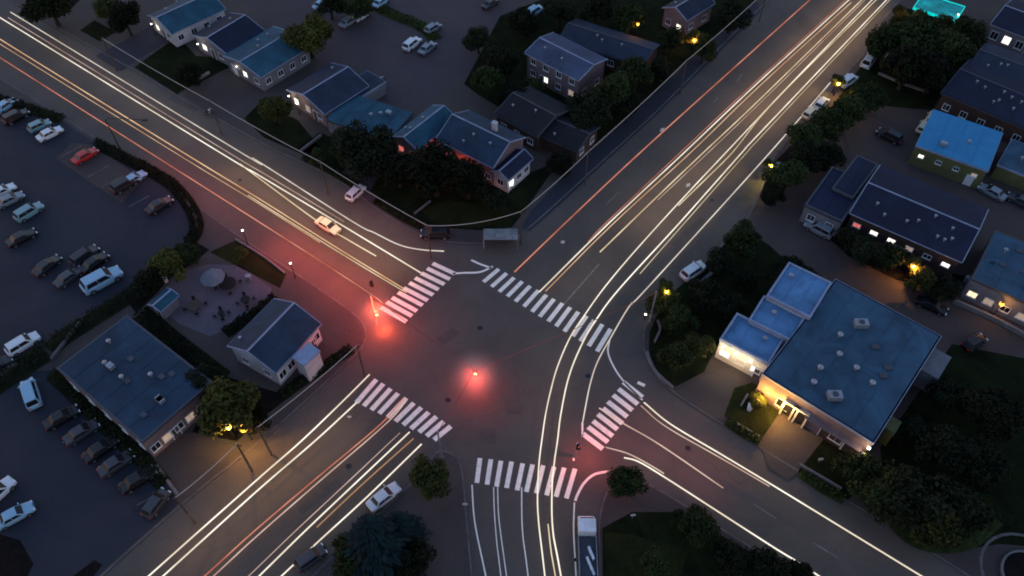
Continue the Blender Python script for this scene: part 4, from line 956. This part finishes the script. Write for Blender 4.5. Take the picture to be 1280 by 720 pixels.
# ================================================================== VEHICLES
def loft(mb, secs):
    """secs: list of rings of equal length"""
    n = len(secs[0]); b = len(mb.v)
    for s_ in secs: mb.v += [Vector(p) for p in s_]
    for k in range(len(secs)-1):
        for q in range(n): q2 = (q+1) % n; mb.f.append((b+k*n+q, b+k*n+q2, b+(k+1)*n+q2, b+(k+1)*n+q))
    mb.f.append(tuple(b+q for q in range(n-1, -1, -1))); e = b+(len(secs)-1)*n; mb.f.append(tuple(e+q for q in range(n)))
def make_vehicle(kind):
    spec = dict(sedan=(4.6, 1.8, .95, .90, 1.42, (-1.55, -1.0, .35, 1.15)), suv=(4.7, 1.9, 1.05, 1.02, 1.72, (-2.15, -1.85, .55, 1.25)),
                van=(5.2, 2.0, 1.1, 1.05, 2.1, (-2.5, -2.35, 1.0, 1.75)), pickup=(5.7, 2.0, 1.1, 1.05, 1.82, (-.75, -.55, .75, 1.45)),
                hatch=(4.0, 1.72, .95, .92, 1.48, (-1.85, -1.45, .45, 1.15)))[kind]
    Ln, Wd, belt, hood, rf, (x0, x1, x2, x3) = spec
    root = empty('parked_car', (0, 0, 0)); h = Ln/2
    b = MB(); secs = []
    for (x, wf, zt, zb) in ((-h, .80, belt-.22, .42), (-h+.12, .92, belt-.06, .30), (-h+.6, .99, belt, .26), (x1, 1, belt, .24), (x2, 1, belt-.01, .24), (x3, .99, belt-.04, .24), (h-.7, .96, hood-.12, .26), (h-.18, .88, hood-.2, .30), (h, .72, hood-.38, .40)):
        y = Wd/2*wf
        secs.append([(x, -y*.94, zb), (x, -y, zb+.22), (x, -y, zt-.25), (x, -y*.93, zt-.05), (x, -y*.80, zt), (x, y*.80, zt), (x, y*.93, zt-.05), (x, y, zt-.25), (x, y, zb+.22), (x, y*.94, zb)])
    loft(b, secs); body = b.build('body', M['paintcar'], root, smooth=False)
    bv = body.modifiers.new('bevel', 'BEVEL'); bv.width = .04; bv.segments = 2; bv.limit_method = 'ANGLE'; bv.angle_limit = R(25)
    # cabin: pillars in paint, glass set proud
    c = MB(); yb, yt = Wd/2*.90, Wd/2*.72; bz = belt-.03
    base = [(x0, -yb, bz), (x3, -yb, bz), (x3, yb, bz), (x0, yb, bz)]; tp = [(x1, -yt, rf), (x2, -yt, rf), (x2, yt, rf), (x1, yt, rf)]
    i = len(c.v); c.v += [Vector(p) for p in base+tp]
    c.f += [(i+3, i+2, i+1, i), (i+4, i+5, i+6, i+7), (i, i+1, i+5, i+4), (i+1, i+2, i+6, i+5), (i+2, i+3, i+7, i+6), (i+3, i, i+4, i+7)]
    cb = c.build('cabin', M['paintcar'], root); bv = cb.modifiers.new('bevel', 'BEVEL'); bv.width = .07; bv.segments = 3
    V = [Vector(p) for p in base+tp]
    def pane(name, a, b_, c_, d_, m0=.08, m1=.14, split=1):
        a, b_, c_, d_ = map(Vector, (a, b_, c_, d_)); n = (b_-a).cross(d_-a).normalized()
        f = lambda s_, t: (a.lerp(b_, s_)).lerp(d_.lerp(c_, s_), t)+n*.012
        g = MB()
        for k in range(split):
            s0, s1_ = m0+(1-2*m0)*k/split+(.015 if k else 0), m0+(1-2*m0)*(k+1)/split-(.015 if k < split-1 else 0)
            g.quad(f(s0, m1*.6), f(s1_, m1*.6), f(s1_, 1-m1), f(s0, 1-m1))
        return g.build(name, M['carglass'], root)
    pane('windscreen', V[1], V[2], V[6], V[5], .06); pane('rear_window', V[3], V[0], V[4], V[7], .08)
    pane('side_window', V[0], V[1], V[5], V[4], .08, .16, 2); pane('side_window', V[2], V[3], V[7], V[6], .08, .16, 2)
    if kind == 'pickup':
        bb = MB(); bb.box(-h+.18, x0-.12, -Wd/2*.80, Wd/2*.80, belt-.01, belt+.012); bb.build('load_bed', M['black'], root)
        rr = MB(); rr.box(-h+.08, x0-.05, -Wd/2*.95, -Wd/2*.82, belt-.02, belt+.10); rr.box(-h+.08, x0-.05, Wd/2*.82, Wd/2*.95, belt-.02, belt+.10); rr.box(-h+.05, -h+.17, -Wd/2*.82, Wd/2*.82, belt-.05, belt+.10); rr.build('bed_rail', M['paintcar'], root)
    wr = .33 if kind in ('sedan', 'hatch') else .38
    for sx in (-h+.85, h-.9):
        for sy in (-1, 1):
            t = MB(); y = sy*(Wd/2-.09); t.tube([(sx, y-.11, wr), (sx, y+.11, wr)], wr, 18)
            wo = t.build('wheel', M['black'], root); t = MB(); t.tube([(sx, y+sy*.09, wr), (sx, y+sy*.118, wr)], wr*.62, 12); t.build('rim', M['rim'], wo)
    for sy in (-1, 1):
        MB().box(h-.2, h-.03, sy*Wd/2*.62-.2, sy*Wd/2*.62+.2, hood-.36, hood-.22).build('headlight', M['headlamp'], root)
        MB().box(-h-.01, -h+.16, sy*Wd/2*.68-.16, sy*Wd/2*.68+.16, belt-.33, belt-.17).build('tail_light', M['tail'], root)
        MB().box(x3-.35, x3-.2, sy*(Wd/2+.09)-.09, sy*(Wd/2+.09)+.09, belt-.02, belt+.14).build('mirror', M['paintcar'], root)
    return root
PV = {}
COLS = dict(white=(.55,.59,.64), silver=(.16,.19,.23), ltblue=(.22,.38,.52), teal=(.14,.27,.30), dark=(.010,.012,.018), black=(.005,.005,.007), red=(.42,.015,.02), blue=(.04,.07,.16), grey=(.035,.04,.05), cream=(.6,.55,.42))
USED = {}
def vehicle(kind, x0, y0, x1, y1, colr, label, zb=Z2, cat=None, group='parked cars', name=None, lit=False, sc_=1.0):
    """x0,y0 tail; x1,y1 nose (photo pixels at the ground)"""
    a, b = G(x0, y0, zb+.6), G(x1, y1, zb+.6); c = (a+b)/2; ang = math.atan2(b.y-a.y, b.x-a.x)
    if kind not in PV: PV[kind] = make_vehicle(kind); r = PV[kind]
    else: r = copy_tree(PV[kind])
    r.name = name or {'van': 'parked_van', 'pickup': 'pickup_truck'}.get(kind, 'parked_car')
    r.location = (c.x, c.y, zb); r.rotation_euler = (0, 0, ang); r.scale = (sc_, sc_, sc_)
    tag(r, label, cat or {'van': 'van', 'pickup': 'pickup truck', 'suv': 'suv'}.get(kind, 'car'), group)
    for ch in r.children: ch.color = (*COLS[colr], 1)
    return r
GL, GM_, GD = 'cars in the large left car park', 'cars in the upper car park', 'dark cars in a row by the flat blue roof'
vehicle('sedan', 88,205, 124,184, 'red', 'bright red sedan alone beside the kerb of the left car park', group=GL)
vehicle('hatch', 38,162, 60,152, 'teal', 'teal hatchback with pale hood, left of the red sedan', group=GL)
vehicle('sedan', 48,174, 76,160, 'white', 'white sedan just below the teal hatchback', group=GL)
vehicle('sedan', -2,138, 16,126, 'ltblue', 'pale blue car cut by the left edge near the hedge', group=GL)
vehicle('suv', 8,152, 32,140, 'black', 'black suv beside the hedge at the left edge', group=GL)
vehicle('suv', 140,240, 172,222, 'dark', 'dark suv in the stall right of the faint line', group=GL)
vehicle('sedan', 152,234, 182,214, 'ltblue', 'pale blue sedan right beside the dark suv near the hedge', group=GL)
vehicle('sedan', 180,268, 218,245, 'dark', 'dark sedan nearest the hedge tip', group=GL)
vehicle('sedan', -12,247, 16,232, 'white', 'white sedan at the top of the left edge row', group=GL)
vehicle('sedan', -6,258, 30,241, 'silver', 'silver sedan second in the left edge row', group=GL)
vehicle('suv', 18,276, 54,254, 'teal', 'pale teal suv at the front of the left edge row', group=GL)
vehicle('sedan', 10,306, 44,288, 'black', 'black sedan below the left edge row', group=GL)
vehicle('sedan', 46,342, 72,322, 'dark', 'dark sedan at the left of the middle row', group=GL)
vehicle('sedan', 72,356, 100,336, 'grey', 'dim grey sedan at the right end of the middle row', group=GL)
vehicle('suv', 92,330, 120,310, 'dark', 'dark suv at the far side of the middle row', group=GL)
vehicle('sedan', 104,338, 132,318, 'black', 'black sedan above the big white pickup', group=GL)
vehicle('suv', 100,366, 155,336, 'ltblue', 'big pale blue rounded suv by the hedge', group=GL, sc_=1.3)
vehicle('suv', 12,440, 45,420, 'white', 'white suv at the left edge beside the hedge', group=GL)
vehicle('van', 44,508, 34,477, 'ltblue', 'pale blue van pointing up in the lower left car park', group=GL)
vehicle('sedan', -20,466, 8,450, 'dark', 'dark car at the left edge under the white suv', group=GL)
for (a, b_, c, d, cc, lb) in [(62,530,92,513,'black','black car first from the top in the row by the flat blue roof'),(86,550,118,530,'grey','grey car second in the row by the flat blue roof'),(110,572,142,550,'black','black car third in the row by the flat blue roof'),
                          (128,590,162,568,'grey','grey car fourth in the row by the flat blue roof'),(155,610,190,588,'black','black car last in the row by the flat blue roof')]:
    vehicle('sedan', a, b_, c, d, cc, lb, group=GD)
vehicle('sedan', -4,656, 40,632, 'ltblue', 'pale blue sedan with dark windows at the lower left edge', group=GL)
vehicle('suv', -20,632, 12,602, 'white', 'white suv cut by the left edge above the pale blue sedan', group=GL)
vehicle('hatch', 182,646, 208,612, 'grey', 'dim grey hatchback at the corner by the cable post', group=GL)
vehicle('sedan', 392,12, 412,-2, 'ltblue', 'pale blue sedan at the top left of the upper car park', group=GM_)
vehicle('sedan', 425,34, 446,20, 'silver', 'silver sedan on the left side of the hedge island', group=GM_)
vehicle('sedan', 442,26, 462,12, 'white', 'white sedan right behind the silver one at the hedge island', group=GM_)
vehicle('sedan', 466,10, 486,-5, 'ltblue', 'pale blue sedan at the top edge above the hedge island', group=GM_)
vehicle('suv', 504,64, 526,46, 'white', 'white suv at the lower end of the hedge island', group=GM_)
vehicle('sedan', 522,70, 546,50, 'silver', 'silver sedan right beside the white suv', group=GM_)
vehicle('hatch', 530,42, 552,28, 'silver', 'silver hatchback at the tip of the hedge island', group=GM_)
vehicle('sedan', 602,12, 624,-4, 'grey', 'grey sedan at the top edge of the upper car park', group=GM_)
vehicle('suv', 656,22, 680,6, 'ltblue', 'pale blue suv under the dark trees at the top', group=GM_)
vehicle('suv', 1124,160+16, 1100,164, 'dark', 'dark suv alone in the small brown car park', group='cars in the small brown car park')
vehicle('sedan', 1158,160, 1170,138, 'cream', 'white car, yellow light put into its cream paint, beside the sky blue roof', group='cars in the small brown car park')  # yellow light on these white cars is put into the paint
vehicle('hatch', 1148,168, 1160,150, 'cream', 'second white car, yellow light put into its cream paint, nearer the dark suv', group='cars in the small brown car park')
vehicle('van', 1079,86, 1094,66, 'white', 'white van parked at the upper right kerb', zb=.0, group='vehicles at the right kerb')
vehicle('suv', 1050,108, 1070,94, 'white', 'white suv parked at the kerb below the white van', zb=Z2, group='vehicles at the right kerb')
vehicle('hatch', 1020,136, 1034,122, 'white', 'white hatchback by the kerb at the end of the edge line', zb=Z2, group='vehicles at the right kerb')
vehicle('hatch', 1005,148, 1020,134, 'cream', 'white hatchback, orange light put into its cream paint, at the right kerb', zb=Z2, group='vehicles at the right kerb')  # orange light on this white car is put into the paint
vehicle('suv', 1040,295, 1008,278, 'silver', 'silver suv beside the left wing of the brick block', group='cars right of the junction')
vehicle('suv', 851,349, 882,328, 'white', 'white suv with blue tint parked beside the planted island', zb=Z2, group='cars right of the junction')
vehicle('sedan', 1255,248, 1226,232, 'silver', 'silver sedan below the low blue annex', group='cars right of the junction')
vehicle('sedan', 1290,258, 1262,244, 'grey', 'grey sedan at the right edge behind the silver one', group='cars right of the junction')
vehicle('sedan', 1150,375, 1180,388, 'black', 'black sedan behind the blue flat roof', group='cars right of the junction')
vehicle('hatch', 1204,435, 1232,420, 'black', 'black hatchback near the long pale wall', group='cars right of the junction')
vehicle('sedan', 1290,350, 1262,336, 'silver', 'silver car cut by the right edge above the grey blue roof', group='cars right of the junction')
cw = vehicle('sedan', 395,273, 425,291, 'cream', 'cream car driving on the golden trail of the upper left arm', zb=.006, group='cars on the road', name='driving_car')
vehicle('hatch', 437,248, 452,234, 'white', 'small white hatchback beside the short grey driveway', zb=.006, group='cars at the upper left kerb')
vehicle('suv', 558,292, 530,292, 'black', 'dark suv with pale hood waiting at the junction corner', zb=Z2, group='cars at the upper left kerb')
vehicle('sedan', 463,634, 496,608, 'white', 'white sedan with dark windows parked beside the blue spruce', zb=.006, group='cars at the lower left arm')
vehicle('hatch', 378,704, 398,690, 'grey', 'dim grey hatchback at the bottom beside the innermost trail', zb=.006, group='cars at the lower left arm')

# white box truck at the bottom
def make_truck(a, b, label):
    A, B = G(*a, .6), G(*b, .6); c = (A+B)/2; ang = math.atan2(B.y-A.y, B.x-A.x)
    r = empty('box_truck', (c.x, c.y, 0.006), ang, label, 'truck')
    MB().box(-3.6, 3.4, -.5, .5, .45, .75).build('chassis', M['metal'], r)
    x = MB(); x.box(1.6, 3.3, -1.05, 1.05, .8, 2.3); o = x.build('cargo_box', M['white'], r); bv = o.modifiers.new('bevel', 'BEVEL'); bv.width = .06; bv.segments = 2
    x = MB(); x.box(-3.6, 1.5, -1.1, 1.1, .76, .95); x.build('flatbed', M['dtrim'], r)
    rr = MB()
    for y in (-1.1, 1.02): rr.box(-3.6, 1.5, y, y+.08, .95, 1.5)
    rr.box(-3.6, -3.52, -1.02, 1.02, .95, 1.5); rr.build('side_rail', M['galv'], r)
    x = MB()
    for k in range(5): x.obox((-3.1+.6*k, -.8+.25*(k % 3), .96), (.9, .3, 0), (-.1, .25, 0), (0, 0, .2+.08*k))
    x.build('cargo', M['white'], r)
    for sx in (-2.5, 2.3):
        for sy in (-1, 1):
            t = MB(); t.tube([(sx, sy*.85, .45), (sx, sy*1.12, .45)], .45, 16); wo = t.build('wheel', M['black'], r); t = MB(); t.tube([(sx, sy*1.1, .45), (sx, sy*1.14, .45)], .24, 10); t.build('rim', M['rim'], wo)
    x = MB(); secs = []
    for (xx, zt) in ((3.2, 2.2), (3.3, 2.2), (3.7, 1.5), (4.0, 1.2)): secs.append([(xx, -1.0, .45), (xx, -1.02, 1.0), (xx, -.9, zt), (xx, .9, zt), (xx, 1.02, 1.0), (xx, 1.0, .45)])
    loft(x, secs); o = x.build('cab', M['white'], r); MB().quad((3.33, -.8, 2.15), (3.68, -.85, 1.56), (3.68, .85, 1.56), (3.33, .8, 2.15)).build('windscreen', M['carglass'], r).location = (.03, 0, .02)
    MB().box(3.98, 4.04, -.85, -.5, .8, 1.0).build('headlight', M['headlamp'], r); MB().box(3.98, 4.04, .5, .85, .8, 1.0).build('headlight', M['headlamp'], r)
    return r
make_truck((735,712), (733,664), 'white truck with open rear bed waiting at the bottom beside the edge line')

# motorbikes
def motorbike(px, py, ang, label, zb=Z2):
    r = empty('motorbike', G(px, py, zb), ang, label, 'motorbike', 'parked motorbikes')
    for x in (-.65, .65):
        t = MB(); n = 16; pts = [(x+.27*math.cos(2*math.pi*k/n), 0, .31+.27*math.sin(2*math.pi*k/n)) for k in range(n+1)]
        t.tube(pts, .06, 6, False); wo = t.build('wheel', M['black'], r); MB().tube([(x, -.04, .31), (x, .04, .31)], .14, 8).build('rim', M['rim'], wo)
    f = MB(); f.tube([(-.65, 0, .31), (-.15, 0, .5), (.35, 0, .62), (.65, 0, .31)], .05, 6); f.tube([(.62, 0, .33), (.42, 0, .98)], .04, 6); f.build('frame', M['metal'], r)
    e = MB(); e.obox((-.25, -.14, .25), (.5, 0, 0), (0, .28, 0), (0, 0, .3)); e.build('engine', M['galv'], r)
    t = MB(); t.lathe([(.02, -.13), (.18, -.05), (.2, .05), (.02, .16)], 10, (.15, 0, .74)); t.build('fuel_tank', M['white'], r, smooth=True)
    s_ = MB(); s_.obox((-.75, -.13, .68), (.75, 0, 0), (0, .26, 0), (0, 0, .1)); s_.build('saddle', M['black'], r)
    h = MB(); h.tube([(.35, -.38, .98), (.42, 0, .98), (.35, .38, .98)], .025, 6); h.build('handlebar', M['galv'], r)
    MB().lathe([(.02, -.08), (.1, 0), (.02, .09)], 8, (.56, 0, .82)).build('headlight', M['headlamp'], r)
    return r
motorbike(262, 142, .8, 'motorbike parked near the kerb end of the warm brown driveway')
motorbike(476, 101, .1, 'motorbike parked in the upper car park behind the navy house')
# small road signs / roadside posts seen as pale flecks
def sign(px, py, h, label, w_=.6, ang=0, zb=.12, mat='white'):
    p = G(px, py, zb); r = empty('road_sign', p, ang, label, 'road sign', 'small road signs')
    MB().tube([(0, 0, 0), (0, 0, h)], .035, 6).build('post', M['galv'], r)
    b = MB(); b.box(-w_/2, w_/2, -.05, -.035, h-w_, h); o = b.build('sign_panel', M[mat], r)
    return r
sign(826,172,2.2,'small pale sign at the red trail on the upper right arm',.8,R(20),0.0); sign(858,240,2.0,'small pale sign where two white trails merge',.7,R(20),0.0)
sign(703,308,1.4,'tiny sign on the carriageway near the upper right crosswalk',.6,0,0.0); sign(582,636,1.8,'small sign left of the bottom lane lines',.6,0,0.13)
sign(438,525,1.2,'tiny sign at the second trail of the lower left arm',.5,0,0.0); sign(790,648,1.4,'small sign below the compact street tree',.6,0,.13)
sign(1023,578,1.3,'small sign on the lawn right of the forecourt',.6,0,.13); sign(1040,588,1.3,'second small sign nearer the low wall',.6,R(40),.13)

# bus shelter at the corner
A, u, v, L, Wd = rectW((604,300),(640,300),(648,282),2.4); off = A.copy(); off.z = Zs; r = empty('bus_shelter', off, 0, 'low bus shelter with pale see-through panels at the junction corner', 'bus shelter')
A.z = 0; P = lambda a, b, z: A+u*a+v*b+Vector((0, 0, z)); L = 5.4; Wd = 2.3
MB().obox(P(0, 0, 2.4), u*L, v*Wd, Zv*.1).build('roof', M['white2'], r, off)
for a in (.1, L-.1):
    for b_ in (.1, Wd-.1): MB().tube([P(a, b_, .12), P(a, b_, 2.4)], .05, 6).build('post', M['galv'], r, off)
MB().obox(P(.2, Wd-.12, .4), u*(L-.4), v*.03, Zv*1.8).build('back_panel', M['darkglass'], r, off)
MB().obox(P(.6, Wd-.7, .5), u*(L-1.2), v*.4, Zv*.06).build('bench', M['wood'], r, off)
MB().obox(P(.0, .3, .4), u*.03, v*1.1, Zv*1.8).build('side_panel', M['white'], r, off)

# patio furniture
def table(px, py, rad, label, mat='wood', umb=None):
    p = G(px, py, Z3); r = empty('garden_table', p, random.uniform(0, 1), label, 'table', 'patio tables')
    MB().lathe([(0.01, .78), (rad, .78), (rad, .72), (0.01, .72)], 18).build('tabletop', M[mat], r)
    MB().tube([(0, 0, 0), (0, 0, .72)], .06, 8).build('leg', M['metal'], r); MB().lathe([(.35, 0), (.35, .04), (.01, .05)], 12).build('base', M['metal'], r)
    for k in range(4):
        a = k*math.pi/2+.4; c = empty('garden_chair', (p.x+math.cos(a)*(rad+.5), p.y+math.sin(a)*(rad+.5), Z3), a, 'dark chair at the '+label, 'chair', 'patio chairs')
        MB().box(-.22, .22, -.22, .22, .42, .47).build('seat', M['black'], c); MB().box(.18, .22, -.22, .22, .47, .9).build('backrest', M['black'], c)
        for sx in (-.19, .19):
            for sy in (-.19, .19): MB().box(sx-.02, sx+.02, sy-.02, sy+.02, 0, .42).build('leg', M['metal'], c)
    return r
table(286,358,1.3,'large dark round patio table','black'); table(245,385,1.0,'round table in the middle of the patio','wood'); table(308,378,.7,'small dark table by the right hedge of the patio','black'); table(278,395,.5,'smallest table at the lower end of the patio','black')
def umbrella(px, py, rad, mat, label, h=2.3, zb=Z3):
    p = G(px, py, h); r = empty('parasol', (p.x, p.y, zb), .3, label, 'parasol')
    MB().lathe([(.3, 0), (.3, .08), (.03, .1)], 12).build('base', M['conc'], r); MB().tube([(0, 0, .08), (0, 0, h)], .03, 6).build('pole', M['galv'], r)
    MB().lathe([(rad, h-.45), (rad*.5, h-.12), (.02, h+.1)], 8).build('canopy', M[mat], r)
umbrella(265,345,1.9,'wgrey','broad grey blue parasol on the patio'); umbrella(976,206,1.1,'rtrim','small pale parasol at the right kerb beside the yellow lamp')
for i, (x, y, c, lb) in enumerate([(262,350,'white','white bin beside the grey blue parasol'),(208,352,'teal','pale bin behind the teal shed'),(312,350,'grey','grey bin along the patio hedge'),(1207,352,'galv','metal bin at the brick block corner'),(936,512,'white','pale bin on the lit lawn'),(960,222,'x','dark bin below the small parasol')]):
    p = G(x, y, Z3); r = empty('wheelie_bin', p, i*.7, lb, 'bin', 'wheelie bins'); m_ = M['white'] if c in ('white', 'teal') else M['galv'] if c in ('grey', 'galv') else M['bin']
    b = MB(); loft(b, [[(-.25,-.3,0.05),(.25,-.3,0.05),(.25,.3,0.05),(-.25,.3,0.05)],[(-.3,-.36,1.0),(.3,-.36,1.0),(.3,.36,1.0),(-.3,.36,1.0)]]); b.build('body', m_, r)
    MB().box(-.33, .33, -.4, .4, 1.0, 1.08).build('lid', m_, r)
    for s_ in (-.24, .24): MB().tube([(s_-.04, .33, .1), (s_+.04, .33, .1)], .1, 8).build('wheel', M['black'], r)
